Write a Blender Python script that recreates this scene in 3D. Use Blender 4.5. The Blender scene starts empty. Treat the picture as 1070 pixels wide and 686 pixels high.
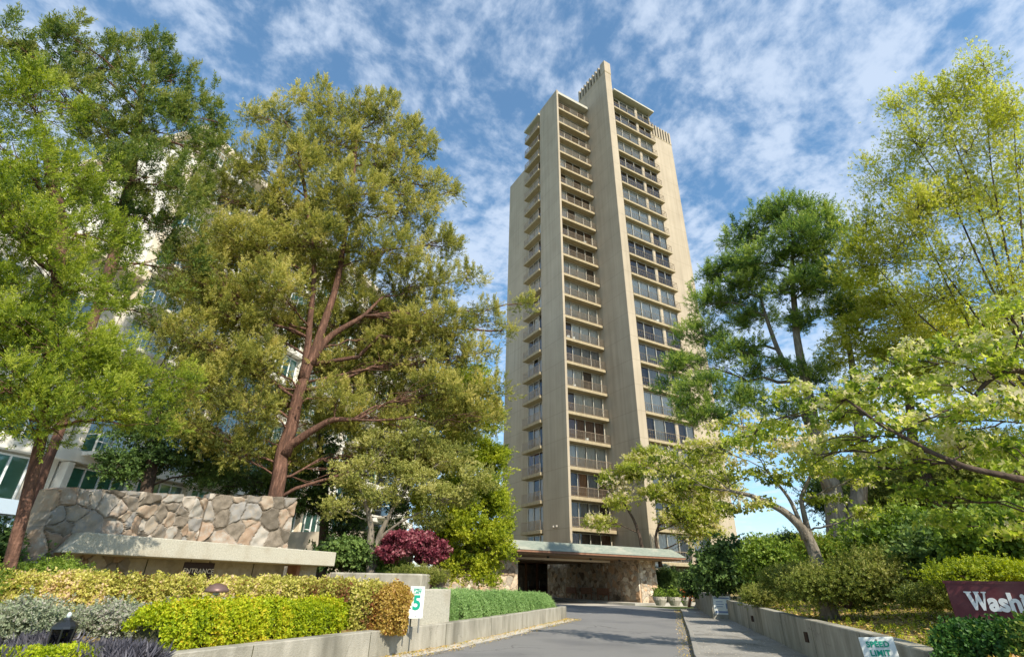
import bpy, math, random
import numpy as np
from mathutils import Vector, Matrix, Euler
random.seed(7); rng = np.random.default_rng(11)
SC = bpy.context.scene
COL = SC.collection
R = math.radians
# ------------------------------------------------------------------ camera
CAMH = 1.5
F, HY, ROLL = 525.0, 606.0, R(1.2)
PITCH = math.atan((HY-343)/F)
cam = bpy.data.cameras.new('camera'); camo = bpy.data.objects.new('camera', cam); COL.objects.link(camo)
cam.sensor_width = 36; cam.lens = 36*F/1070; cam.clip_end = 3000; cam.clip_start = .1
camo.matrix_world = Matrix.Translation((0,0,CAMH)) @ Matrix.Rotation(math.pi/2+PITCH, 4, 'X') @ Matrix.Rotation(ROLL, 4, 'Z')
SC.camera = camo
# ------------------------------------------------------------------ light
SUN_AZ, SUN_EL = 148.5, 42.0
SC.view_settings.view_transform = 'Standard'; SC.view_settings.look = 'None'
SC.view_settings.exposure = 0.55; SC.view_settings.gamma = 1
w = bpy.data.worlds.new('World'); SC.world = w; w.use_nodes = True
nt = w.node_tree; N = nt.nodes; L = nt.links; N.clear()
def nd(t, **k):
    n = N.new(t)
    for a, b in k.items(): setattr(n, a, b)
    return n
def vmath(op, a=None, b=None, val=None):
    n = nd('ShaderNodeVectorMath', operation=op)
    if a is not None: L.new(a, n.inputs[0])
    if b is not None: L.new(b, n.inputs[1])
    if val is not None: n.inputs[1].default_value = val
    return n.outputs[0]
def math_(op, a, b=None, c=None):
    n = nd('ShaderNodeMath', operation=op)
    for i, q in enumerate((a, b, c)):
        if q is None: continue
        if isinstance(q, (int, float)): n.inputs[i].default_value = q
        else: L.new(q, n.inputs[i])
    return n.outputs[0]
sky = nd('ShaderNodeTexSky', sky_type='NISHITA', sun_disc=False)
sky.sun_elevation = R(SUN_EL); sky.sun_rotation = R(SUN_AZ); sky.altitude = 50
sky.air_density = 1.0; sky.dust_density = .3; sky.ozone_density = 4.0
tc = nd('ShaderNodeTexCoord')
sep = nd('ShaderNodeSeparateXYZ'); L.new(tc.outputs['Generated'], sep.inputs[0])
zc = math_('MAXIMUM', sep.outputs[2], .04)
zc = math_('ADD', zc, .12)
cmb = nd('ShaderNodeCombineXYZ')
L.new(math_('DIVIDE', sep.outputs[0], zc), cmb.inputs[0]); L.new(math_('DIVIDE', sep.outputs[1], zc), cmb.inputs[1])
mp = nd('ShaderNodeMapping'); L.new(cmb.outputs[0], mp.inputs[0])
mp.inputs['Rotation'].default_value = (0, 0, R(-28)); mp.inputs['Scale'].default_value = (1.2, 1.1, 1); mp.inputs['Location'].default_value = (3.7, 1.3, 0)
wn = nd('ShaderNodeTexNoise'); wn.inputs['Scale'].default_value = 1.6; wn.inputs['Detail'].default_value = 3; L.new(mp.outputs[0], wn.inputs[0])
wv = vmath('MULTIPLY', vmath('SUBTRACT', wn.outputs['Color'], val=(.5,.5,.5)), val=(.16,.16,0))
pv = vmath('ADD', mp.outputs[0], wv)
def noise(scale, detail, rough):
    n = nd('ShaderNodeTexNoise'); n.inputs['Scale'].default_value = scale; n.inputs['Detail'].default_value = detail
    n.inputs['Roughness'].default_value = rough; L.new(pv, n.inputs[0]); return n.outputs['Fac']
big = noise(1.1, 2, .5); mid = noise(7.0, 5, .55); fin = noise(26, 6, .62)
dens = math_('ADD', math_('MULTIPLY', big, .75), math_('ADD', math_('MULTIPLY', mid, 1.0), math_('MULTIPLY', fin, .5)))
mr = nd('ShaderNodeMapRange', interpolation_type='SMOOTHSTEP'); L.new(dens, mr.inputs[0])
mr.inputs['From Min'].default_value = .92; mr.inputs['From Max'].default_value = 1.33; mr.inputs['To Max'].default_value = .70; mr.inputs['To Min'].default_value = 0.09
hz = nd('ShaderNodeMapRange'); L.new(sep.outputs[2], hz.inputs[0]); hz.inputs['From Max'].default_value = .45; hz.inputs['To Min'].default_value = .35; hz.inputs['To Max'].default_value = 0
fac = math_('MAXIMUM', mr.outputs[0], hz.outputs[0])
cb = nd('ShaderNodeMix', data_type='RGBA'); L.new(fac, cb.inputs[0]); hsv = nd('ShaderNodeHueSaturation'); hsv.inputs['Hue'].default_value = .488; hsv.inputs['Saturation'].default_value = 1.18; hsv.inputs['Value'].default_value = 1.0; L.new(sky.outputs[0], hsv.inputs['Color']); L.new(hsv.outputs[0], cb.inputs[6])
cb.inputs[7].default_value = (3.9, 4.4, 5.15, 1)
bg = nd('ShaderNodeBackground'); L.new(cb.outputs[2], bg.inputs[0]); bg.inputs[1].default_value = .15
L.new(bg.outputs[0], nd('ShaderNodeOutputWorld').inputs[0])
sl = bpy.data.lights.new('sun', 'SUN'); sl.energy = 4.5; sl.angle = R(.5); sl.color = (1, .92, .78)
so = bpy.data.objects.new('sun', sl); COL.objects.link(so)
sd = Vector((math.sin(R(SUN_AZ))*math.cos(R(SUN_EL)), math.cos(R(SUN_AZ))*math.cos(R(SUN_EL)), math.sin(R(SUN_EL))))
so.rotation_euler = sd.to_track_quat('Z', 'Y').to_euler(); so.location = sd*60
try:
    SC.cycles.max_bounces = 6; SC.cycles.diffuse_bounces = 3; SC.cycles.glossy_bounces = 2
    SC.cycles.transmission_bounces = 3; SC.cycles.transparent_max_bounces = 6
except Exception: pass
# ------------------------------------------------------------------ placing helpers
def ray(x, y):
    u, v = x-535, 343-y; c, s = math.cos(ROLL), math.sin(ROLL)
    u, v = u*c-v*s, u*s+v*c
    return np.array([u, F*math.cos(PITCH)-v*math.sin(PITCH), v*math.cos(PITCH)+F*math.sin(PITCH)])
def at(x, y, d):
    r = ray(x, y); return np.array([0,0,CAMH]) + r*(d/math.hypot(r[0], r[1]))
def unit(p):                       # metres that one photograph pixel spans at point p
    r = np.asarray(p)-np.array([0,0,CAMH]); return (r[1]*math.cos(PITCH)+r[2]*math.sin(PITCH))/F
def azd(a, d, z=0): return np.array([math.sin(R(a))*d, math.cos(R(a))*d, z])
# ------------------------------------------------------------------ object helpers
def tag(o, label=None, cat=None, group=None, kind=None):
    if label: o['label'] = label
    if cat: o['category'] = cat
    if group: o['group'] = group
    if kind: o['kind'] = kind
    return o
def empty(name, label, cat, loc=(0,0,0), rz=0, group=None):
    o = bpy.data.objects.new(name, None); COL.objects.link(o); o.location = Vector([float(q) for q in loc]); o.rotation_euler = (0,0,rz); o.empty_display_size = .2
    return tag(o, label, cat, group)
class MB:
    def __init__(s): s.v = []; s.f = []
    def add(s, vs, fs):
        b = len(s.v); s.v += [tuple(float(c) for c in p) for p in vs]; s.f += [tuple(b+i for i in f) for f in fs]; return s
    def box(s, x0, x1, y0, y1, z0, z1):
        return s.add([(x0,y0,z0),(x1,y0,z0),(x1,y1,z0),(x0,y1,z0),(x0,y0,z1),(x1,y0,z1),(x1,y1,z1),(x0,y1,z1)],
                     [(0,3,2,1),(4,5,6,7),(0,1,5,4),(1,2,6,5),(2,3,7,6),(3,0,4,7)])
    def prism(s, poly, z0, z1):
        n = len(poly); zz0 = z0 if hasattr(z0,'__len__') else [z0]*n; zz1 = z1 if hasattr(z1,'__len__') else [z1]*n
        vs = [(p[0],p[1],zz0[i]) for i,p in enumerate(poly)] + [(p[0],p[1],zz1[i]) for i,p in enumerate(poly)]
        fs = [tuple(range(n-1,-1,-1)), tuple(range(n,2*n))] + [(i,(i+1)%n,n+(i+1)%n,n+i) for i in range(n)]
        return s.add(vs, fs)
    def ribbon(s, path, width, z0, z1, side=1):     # wall along a path; side=+1 thickness to the left
        P = [np.array(p[:2], float) for p in path]; n = len(P); off = []
        for i in range(n):
            t = P[min(i+1,n-1)]-P[max(i-1,0)]; t /= np.linalg.norm(t); off.append(P[i]+np.array([-t[1],t[0]])*width*side)
        zz0 = z0 if hasattr(z0,'__len__') else [z0]*n; zz1 = z1 if hasattr(z1,'__len__') else [z1]*n
        vs = []
        for i in range(n): vs += [(*P[i],zz0[i]),(*P[i],zz1[i]),(*off[i],zz1[i]),(*off[i],zz0[i])]
        fs = [(0,1,2,3),(4*n-1,4*n-2,4*n-3,4*n-4)]
        for i in range(n-1):
            a=4*i; b=a+4
            for k in range(4): fs.append((a+k,b+k,b+(k+1)%4,a+(k+1)%4))
        return s.add(vs, fs)
    def tube(s, pts, rad, n=6, cap=True):
        P = np.array(pts, float); m = len(P)
        rr = rad if hasattr(rad,'__len__') else [rad]*m
        vs = []
        T = np.gradient(P, axis=0); T /= np.linalg.norm(T,axis=1)[:,None]+1e-9
        a = np.cross(T[0], [0.31,.2,.93]); 
        if np.linalg.norm(a)<.1: a = np.cross(T[0],[1,0,0])
        for i in range(m):
            a = a - T[i]*a.dot(T[i]); a /= np.linalg.norm(a)+1e-9; b = np.cross(T[i], a)
            for k in range(n):
                g = 2*math.pi*k/n; vs.append(P[i]+(a*math.cos(g)+b*math.sin(g))*rr[i])
        fs = [(i*n+k,i*n+(k+1)%n,(i+1)*n+(k+1)%n,(i+1)*n+k) for i in range(m-1) for k in range(n)]
        if cap: fs += [tuple(range(n-1,-1,-1)), tuple((m-1)*n+k for k in range(n))]
        return s.add(vs, fs)
    def lathe(s, prof, c=(0,0,0), n=20):
        vs = [(c[0]+r*math.cos(2*math.pi*k/n), c[1]+r*math.sin(2*math.pi*k/n), c[2]+z) for r,z in prof for k in range(n)]
        m = len(prof); fs = [(i*n+k,i*n+(k+1)%n,(i+1)*n+(k+1)%n,(i+1)*n+k) for i in range(m-1) for k in range(n)]
        fs += [tuple(range(n-1,-1,-1)), tuple((m-1)*n+k for k in range(n))]
        return s.add(vs, fs)
    def mesh(s, name, m, smooth=False, bev=0):
        me = bpy.data.meshes.new(name); me.from_pydata(s.v, [], s.f); me.materials.append(m); me.update()
        if bev:
            import bmesh
            b = bmesh.new(); b.from_mesh(me); bmesh.ops.bevel(b, geom=[e for e in b.edges], offset=bev, segments=1, affect='EDGES', clamp_overlap=True); b.to_mesh(me); b.free()
        if smooth: me.polygons.foreach_set('use_smooth', [True]*len(me.polygons))
        return me
    def build(s, name, m, parent=None, smooth=False, bev=0):
        o = bpy.data.objects.new(name, s.mesh(name, m, smooth, bev)); COL.objects.link(o)
        if parent: o.parent = parent
        return o
def inst(name, me, parent, loc=(0,0,0), m=None):
    o = bpy.data.objects.new(name, me); COL.objects.link(o); o.parent = parent; o.location = Vector([float(q) for q in loc])
    return o
# ------------------------------------------------------------------ materials
def newmat(name):
    m = bpy.data.materials.new(name); m.use_nodes = True; t = m.node_tree; t.nodes.clear(); return m, t
def mat(name, c1, c2=None, scale=4, rough=.85, bump=0, bscale=30, metal=0, streak=None, c3=None, spec=.3, stain=None):
    m, t = newmat(name); n, l = t.nodes, t.links
    p = n.new('ShaderNodeBsdfPrincipled'); o = n.new('ShaderNodeOutputMaterial'); l.new(p.outputs[0], o.inputs[0])
    p.inputs['Roughness'].default_value = rough; p.inputs['Metallic'].default_value = metal; p.inputs['Specular IOR Level'].default_value = spec
    if c2 is None: p.inputs['Base Color'].default_value = (*c1, 1); 
    co = n.new('ShaderNodeTexCoord'); mpn = n.new('ShaderNodeMapping'); l.new(co.outputs['Object'], mpn.inputs[0])
    if streak: mpn.inputs['Scale'].default_value = streak
    if c2 is not None:
        a = n.new('ShaderNodeTexNoise'); a.inputs['Scale'].default_value = scale; a.inputs['Detail'].default_value = 8; a.inputs['Roughness'].default_value = .65
        l.new(mpn.outputs[0], a.inputs[0])
        r = n.new('ShaderNodeValToRGB'); l.new(a.outputs['Fac'], r.inputs[0])
        r.color_ramp.elements[0].position = .3; r.color_ramp.elements[0].color = (*c1,1)
        r.color_ramp.elements[1].position = .7; r.color_ramp.elements[1].color = (*c2,1)
        if c3: e = r.color_ramp.elements.new(.5); e.color = (*c3,1)
        src = r.outputs[0]
        if stain:
            b2 = n.new('ShaderNodeTexNoise'); b2.inputs['Scale'].default_value = stain[1]; b2.inputs['Detail'].default_value = 5; l.new(mpn.outputs[0], b2.inputs[0])
            r2 = n.new('ShaderNodeMapRange'); l.new(b2.outputs['Fac'], r2.inputs[0]); r2.inputs[1].default_value = .5; r2.inputs[2].default_value = .72; r2.inputs[4].default_value = stain[2] if len(stain)>2 else .7
            mx = n.new('ShaderNodeMix'); mx.data_type = 'RGBA'; l.new(r2.outputs[0], mx.inputs[0]); l.new(src, mx.inputs[6]); mx.inputs[7].default_value = (*stain[0],1); src = mx.outputs[2]
        l.new(src, p.inputs['Base Color'])
    if bump:
        b = n.new('ShaderNodeTexNoise'); b.inputs['Scale'].default_value = bscale; b.inputs['Detail'].default_value = 6; l.new(co.outputs['Object'], b.inputs[0])
        bp = n.new('ShaderNodeBump'); bp.inputs['Strength'].default_value = bump; bp.inputs['Distance'].default_value = .03; l.new(b.outputs['Fac'], bp.inputs['Height']); l.new(bp.outputs[0], p.inputs['Normal'])
    return m
def leafmat(name, cols, trans=.35, nscale=.5, spread=.35):
    m, t = newmat(name); n, l = t.nodes, t.links
    o = n.new('ShaderNodeOutputMaterial'); at_ = n.new('ShaderNodeAttribute'); at_.attribute_name = 'tint'
    ge = n.new('ShaderNodeTexCoord'); a = n.new('ShaderNodeTexNoise'); a.inputs['Scale'].default_value = nscale; a.inputs['Detail'].default_value = 3; l.new(ge.outputs['Object'], a.inputs[0])
    s1 = n.new('ShaderNodeMath'); s1.operation = 'MULTIPLY_ADD'; l.new(a.outputs['Fac'], s1.inputs[0]); s1.inputs[1].default_value = spread*2; s1.inputs[2].default_value = -spread
    s2 = n.new('ShaderNodeMath'); s2.operation = 'ADD'; l.new(s1.outputs[0], s2.inputs[0]); l.new(at_.outputs['Fac'], s2.inputs[1])
    r = n.new('ShaderNodeValToRGB'); l.new(s2.outputs[0], r.inputs[0]); k = len(cols)
    r.color_ramp.elements[0].color = (*cols[0],1); r.color_ramp.elements[1].color = (*cols[-1],1)
    r.color_ramp.elements[0].position = .08; r.color_ramp.elements[1].position = .92
    for i in range(1,k-1): e = r.color_ramp.elements.new(.08+.84*i/(k-1)); e.color = (*cols[i],1)
    p = n.new('ShaderNodeBsdfPrincipled'); p.inputs['Roughness'].default_value = .55; p.inputs['Specular IOR Level'].default_value = .25; l.new(r.outputs[0], p.inputs['Base Color'])
    tr = n.new('ShaderNodeBsdfTranslucent'); 
    hs = n.new('ShaderNodeHueSaturation'); hs.inputs['Value'].default_value = 1.5; hs.inputs['Saturation'].default_value = 1.1; l.new(r.outputs[0], hs.inputs['Color']); l.new(hs.outputs[0], tr.inputs[0])
    mx = n.new('ShaderNodeMixShader'); mx.inputs[0].default_value = trans; l.new(p.outputs[0], mx.inputs[1]); l.new(tr.outputs[0], mx.inputs[2]); l.new(mx.outputs[0], o.inputs[0])
    return m
def glassmat(name, tint, refl=.35, rough=.05):
    m, t = newmat(name); n, l = t.nodes, t.links
    o = n.new('ShaderNodeOutputMaterial'); a = n.new('ShaderNodeBsdfTransparent'); a.inputs[0].default_value = (*tint,1)
    g = n.new('ShaderNodeBsdfGlossy'); g.inputs['Roughness'].default_value = rough; g.inputs[0].default_value = (.85,.93,1,1)
    f = n.new('ShaderNodeFresnel'); f.inputs[0].default_value = 1.5
    q = n.new('ShaderNodeMath'); q.operation = 'MULTIPLY_ADD'; l.new(f.outputs[0], q.inputs[0]); q.inputs[1].default_value = 1.0; q.inputs[2].default_value = refl*.3; q.use_clamp = True
    mx = n.new('ShaderNodeMixShader'); l.new(q.outputs[0], mx.inputs[0]); l.new(a.outputs[0], mx.inputs[1]); l.new(g.outputs[0], mx.inputs[2]); l.new(mx.outputs[0], o.inputs[0]); return m
def stonemat(name, cols, scale=1.6, mortar=(.20,.17,.13)):
    m, t = newmat(name); n, l = t.nodes, t.links
    p = n.new('ShaderNodeBsdfPrincipled'); p.inputs['Roughness'].default_value = .9; o = n.new('ShaderNodeOutputMaterial'); l.new(p.outputs[0], o.inputs[0])
    co = n.new('ShaderNodeTexCoord'); wn_ = n.new('ShaderNodeTexNoise'); wn_.inputs['Scale'].default_value = 1.3; wn_.inputs['Detail'].default_value = 3; l.new(co.outputs['Object'], wn_.inputs[0])
    va = n.new('ShaderNodeVectorMath'); va.operation = 'MULTIPLY_ADD'; l.new(wn_.outputs['Color'], va.inputs[0]); va.inputs[1].default_value = (.7,.7,.7); l.new(co.outputs['Object'], va.inputs[2])
    v1 = n.new('ShaderNodeTexVoronoi'); v1.inputs['Scale'].default_value = scale; v1.distance = 'CHEBYCHEV' if False else 'EUCLIDEAN'; l.new(va.outputs[0], v1.inputs[0])
    v2 = n.new('ShaderNodeTexVoronoi'); v2.feature = 'DISTANCE_TO_EDGE'; v2.inputs['Scale'].default_value = scale; l.new(va.outputs[0], v2.inputs[0])
    sp = n.new('ShaderNodeSeparateColor'); l.new(v1.outputs['Color'], sp.inputs[0])
    n3 = n.new('ShaderNodeTexNoise'); n3.inputs['Scale'].default_value = 9; n3.inputs['Detail'].default_value = 8; l.new(co.outputs['Object'], n3.inputs[0])
    ad = n.new('ShaderNodeMath'); ad.operation = 'MULTIPLY_ADD'; l.new(n3.outputs['Fac'], ad.inputs[0]); ad.inputs[1].default_value = .7; 
    sb = n.new('ShaderNodeMath'); sb.operation = 'SUBTRACT'; l.new(sp.outputs[0], sb.inputs[0]); sb.inputs[1].default_value = .35; l.new(sb.outputs[0], ad.inputs[2])
    r = n.new('ShaderNodeValToRGB'); l.new(ad.outputs[0], r.inputs[0]); k = len(cols)
    r.color_ramp.elements[0].color = (*cols[0],1); r.color_ramp.elements[1].color = (*cols[-1],1); r.color_ramp.elements[0].position = .1; r.color_ramp.elements[1].position = .9
    for i in range(1,k-1): e = r.color_ramp.elements.new(.1+.8*i/(k-1)); e.color = (*cols[i],1)
    mrn = n.new('ShaderNodeMapRange'); l.new(v2.outputs['Distance'], mrn.inputs[0]); mrn.inputs[1].default_value = .012; mrn.inputs[2].default_value = .05
    mx = n.new('ShaderNodeMix'); mx.data_type = 'RGBA'; l.new(mrn.outputs[0], mx.inputs[0]); mx.inputs[6].default_value = (*mortar,1); l.new(r.outputs[0], mx.inputs[7]); l.new(mx.outputs[2], p.inputs['Base Color'])
    hh = n.new('ShaderNodeMath'); hh.operation = 'MULTIPLY_ADD'; l.new(n3.outputs['Fac'], hh.inputs[0]); hh.inputs[1].default_value = .5; 
    mr2 = n.new('ShaderNodeMapRange'); l.new(v2.outputs['Distance'], mr2.inputs[0]); mr2.inputs[2].default_value = .16; l.new(mr2.outputs[0], hh.inputs[2])
    bp = n.new('ShaderNodeBump'); bp.inputs['Strength'].default_value = .9; bp.inputs['Distance'].default_value = .09; l.new(hh.outputs[0], bp.inputs['Height']); l.new(bp.outputs[0], p.inputs['Normal'])
    return m
def ribmat(name, c1, c2, axis_scale):
    """poured concrete with board marks: fine vertical lines and rain streaks"""
    m, t = newmat(name); n, l = t.nodes, t.links
    p = n.new('ShaderNodeBsdfPrincipled'); p.inputs['Roughness'].default_value = .9; p.inputs['Specular IOR Level'].default_value = .2; o = n.new('ShaderNodeOutputMaterial'); l.new(p.outputs[0], o.inputs[0])
    co = n.new('ShaderNodeTexCoord'); mpn = n.new('ShaderNodeMapping'); l.new(co.outputs['Object'], mpn.inputs[0]); mpn.inputs['Scale'].default_value = (1,1,.02)
    a = n.new('ShaderNodeTexNoise'); a.inputs['Scale'].default_value = 2.2; a.inputs['Detail'].default_value = 9; a.inputs['Roughness'].default_value = .7; l.new(mpn.outputs[0], a.inputs[0])
    b = n.new('ShaderNodeTexNoise'); b.inputs['Scale'].default_value = .35; b.inputs['Detail'].default_value = 6; l.new(co.outputs['Object'], b.inputs[0])
    c = n.new('ShaderNodeMath'); c.operation = 'MULTIPLY_ADD'; l.new(a.outputs['Fac'], c.inputs[0]); c.inputs[1].default_value = .6; 
    d = n.new('ShaderNodeMath'); d.operation = 'MULTIPLY'; l.new(b.outputs['Fac'], d.inputs[0]); d.inputs[1].default_value = .4; l.new(d.outputs[0], c.inputs[2])
    r = n.new('ShaderNodeValToRGB'); l.new(c.outputs[0], r.inputs[0]); r.color_ramp.elements[0].position = .36; r.color_ramp.elements[1].position = .62
    r.color_ramp.elements[0].color = (*c1,1); r.color_ramp.elements[1].color = (*c2,1); l.new(r.outputs[0], p.inputs['Base Color'])
    se = n.new('ShaderNodeSeparateXYZ'); l.new(co.outputs['Object'], se.inputs[0])
    ad = n.new('ShaderNodeMath'); ad.operation = 'ADD'; l.new(se.outputs[0], ad.inputs[0]); l.new(se.outputs[1], ad.inputs[1])
    mu = n.new('ShaderNodeMath'); mu.operation = 'MULTIPLY'; l.new(ad.outputs[0], mu.inputs[0]); mu.inputs[1].default_value = 6.0
    fr = n.new('ShaderNodeMath'); fr.operation = 'FRACT'; l.new(mu.outputs[0], fr.inputs[0])
    zj = n.new('ShaderNodeMath'); zj.operation = 'MULTIPLY_ADD'; l.new(se.outputs[2], zj.inputs[0]); zj.inputs[1].default_value = 1/3.05; zj.inputs[2].default_value = -.072
    zf = n.new('ShaderNodeMath'); zf.operation = 'FRACT'; l.new(zj.outputs[0], zf.inputs[0]); zl = n.new('ShaderNodeMath'); zl.operation = 'LESS_THAN'; l.new(zf.outputs[0], zl.inputs[0]); zl.inputs[1].default_value = .022
    zm = n.new('ShaderNodeMath'); zm.operation = 'MULTIPLY'; l.new(zl.outputs[0], zm.inputs[0]); zm.inputs[1].default_value = .30
    mj = n.new('ShaderNodeMix'); mj.data_type = 'RGBA'; l.new(zm.outputs[0], mj.inputs[0]); l.new(r.outputs[0], mj.inputs[6]); mj.inputs[7].default_value = (.16,.13,.09,1)
    st = n.new('ShaderNodeTexNoise'); st.inputs['Scale'].default_value = .9; st.inputs['Detail'].default_value = 7; mp2 = n.new('ShaderNodeMapping'); mp2.inputs['Scale'].default_value = (1,1,.07); l.new(co.outputs['Object'], mp2.inputs[0]); l.new(mp2.outputs[0], st.inputs[0])
    sm = n.new('ShaderNodeMapRange'); l.new(st.outputs['Fac'], sm.inputs[0]); sm.inputs[1].default_value = .55; sm.inputs[2].default_value = .75; sm.inputs[4].default_value = .35
    mk = n.new('ShaderNodeMix'); mk.data_type = 'RGBA'; l.new(sm.outputs[0], mk.inputs[0]); l.new(mj.outputs[2], mk.inputs[6]); mk.inputs[7].default_value = (.22,.185,.135,1); l.new(mk.outputs[2], p.inputs['Base Color'])
    bp = n.new('ShaderNodeBump'); bp.inputs['Strength'].default_value = .5; bp.inputs['Distance'].default_value = .03; l.new(fr.outputs[0], bp.inputs['Height']); l.new(bp.outputs[0], p.inputs['Normal'])
    return m
M = dict(
 tower=ribmat('tower_concrete', (.38,.315,.228), (.48,.405,.298), 1),
 slab=mat('balcony_concrete', (.32,.26,.155), (.44,.36,.23), 3, streak=(1,1,.3), stain=((.25,.19,.11),1.3,.45)),
 roofedge=mat('roof_edge', (.42,.40,.33), (.52,.50,.42), 2),
 frame=mat('window_frame_aluminium', (.62,.58,.48), rough=.45, metal=.2),
 rail=mat('railing_metal', (.44,.34,.24), rough=.5, metal=.3),
 glass=glassmat('window_glass', (.93,.93,.93), .02),
 tealglass=glassmat('teal_window_glass', (.50,.78,.72), .5),
 dark=mat('dark_interior', (.08,.055,.04), (.21,.145,.095), 1.5),
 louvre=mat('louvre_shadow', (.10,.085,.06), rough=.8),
 concrete=mat('weathered_concrete', (.30,.28,.22), (.46,.43,.36), 5, rough=.95, bump=.5, bscale=45, stain=((.14,.13,.10),1.1,.6)),
 wallcon=mat('retaining_wall_concrete', (.25,.235,.185), (.44,.41,.34), 3.2, rough=.95, bump=.5, bscale=40, stain=((.10,.095,.07),1.4,.75), streak=(1,1,.3)),
 palecon=mat('exposed_aggregate', (.36,.34,.27), (.60,.57,.47), 26, rough=.95, bump=.7, bscale=60, stain=((.33,.27,.18),1.4,.5)),
 asphalt=mat('asphalt', (.155,.15,.145), (.26,.252,.245), 60, rough=.9, bump=.35, bscale=180, c3=(.205,.20,.193), stain=((.11,.11,.115),.35,.75)),
 sidewalk=mat('sidewalk_concrete', (.22,.21,.19), (.38,.36,.325), 14, rough=.95, bump=.4, bscale=90, stain=((.09,.085,.075),.8,.6)),
 forecourt=mat('forecourt_concrete', (.44,.41,.36), (.56,.53,.46), 8, rough=.95, stain=((.2,.18,.15),.6,.5)),
 soil=mat('soil_and_litter', (.12,.085,.035), (.44,.31,.13), 14, bump=.8, bscale=50, c3=(.27,.20,.07)),
 grass=mat('rough_grass', (.045,.07,.02), (.13,.15,.045), 6, bump=.5, c3=(.08,.11,.03)),
 kerb=mat('kerb_concrete', (.20,.19,.17), (.36,.34,.30), 9, rough=.95, bump=.3),
 bark=mat('reddish_bark', (.06,.034,.025), (.27,.145,.10), 5, rough=.95, bump=1, bscale=14, streak=(2.2,2.2,.35), c3=(.12,.062,.042)),
 greybark=mat('grey_bark', (.10,.085,.065), (.32,.28,.22), 6, rough=.95, bump=.8, bscale=20, streak=(2,2,.4), c3=(.2,.17,.13)),
 darkbark=mat('dark_bark', (.035,.026,.02), (.13,.09,.065), 7, rough=.95, bump=.8, bscale=20, streak=(2,2,.4)),
 stone=stonemat('rubble_stone', [(.14,.11,.09),(.36,.29,.21),(.26,.26,.27),(.52,.44,.33),(.34,.23,.15),(.50,.46,.40)], 1.5),
 stone2=stonemat('rubble_stone_small', [(.24,.17,.11),(.56,.45,.31),(.38,.33,.26),(.66,.55,.40),(.50,.33,.20),(.68,.60,.47)], 2.6),
 copper=mat('verdigris_copper', (.17,.20,.165), (.27,.29,.235), 3, rough=.7, streak=(1,1,4), stain=((.40,.38,.30),.9,.6)),
 soffit=mat('timber_soffit', (.20,.125,.065), (.30,.20,.11), 3, rough=.7, streak=(4,.3,1)),
 trimwood=mat('brown_trim', (.20,.10,.06), (.30,.16,.10), 4, rough=.7),
 bronze=mat('bronze_door_metal', (.10,.045,.022), (.20,.10,.05), 3, rough=.35, metal=.6),
 doorglass=glassmat('door_glass', (.10,.10,.10), .3),
 white=mat('white_render', (.66,.62,.54), (.80,.76,.67), 1.4, rough=.85, stain=((.55,.49,.40),.6,.4)),
 cream=mat('cream_render', (.62,.53,.40), (.72,.63,.49), 1.4, rough=.85),
 blueframe=mat('pale_blue_frame', (.50,.62,.74), rough=.5),
 whiteframe=mat('white_window_frame', (.76,.78,.76), rough=.5),
 maroon=mat('maroon_paint', (.085,.016,.023), (.13,.035,.042), 5, rough=.5, stain=((.17,.07,.07),2.5,.45)),
 letter=mat('letter_paint', (.74,.76,.78), rough=.5),
 signwhite=mat('sign_white', (.66,.70,.66), (.79,.82,.78), 7, rough=.5, stain=((.50,.46,.36),2.2,.5)),
 signgreen=mat('sign_green', (.005,.30,.19), rough=.5),
 signblue=mat('sign_blue_grey', (.20,.26,.40), rough=.5),
 signdark=mat('sign_dark_brown', (.035,.018,.012), rough=.5),
 gold=mat('sign_letter_gold', (.60,.52,.38), rough=.5),
 steel=mat('galvanised_post', (.30,.30,.28), rough=.5, metal=.6),
 lampbrown=mat('bronze_lamp_metal', (.16,.10,.085), (.22,.14,.12), 6, rough=.4, metal=.4),
 black=mat('black_metal', (.012,.014,.016), rough=.3, spec=.6),
 lensgrey=mat('frosted_lens', (.55,.62,.62), rough=.3),
 teak=mat('weathered_teak', (.30,.14,.075), (.42,.22,.13), 6, rough=.7),
 planter=mat('planter_concrete', (.42,.38,.31), (.55,.50,.42), 8, rough=.9),
)
curt = [mat('curtain_cream',(.52,.47,.38),(.64,.58,.48),6,streak=(6,6,.1)), mat('curtain_white',(.62,.60,.54),(.74,.71,.64),6,streak=(6,6,.1)),
        mat('curtain_grey',(.27,.25,.23),(.36,.34,.30),6,streak=(6,6,.1)), mat('curtain_brown',(.17,.09,.05),(.26,.14,.08),6,streak=(6,6,.1)),
        mat('blind_terracotta',(.34,.15,.06),(.42,.20,.08),6,streak=(6,6,.1))]
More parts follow.
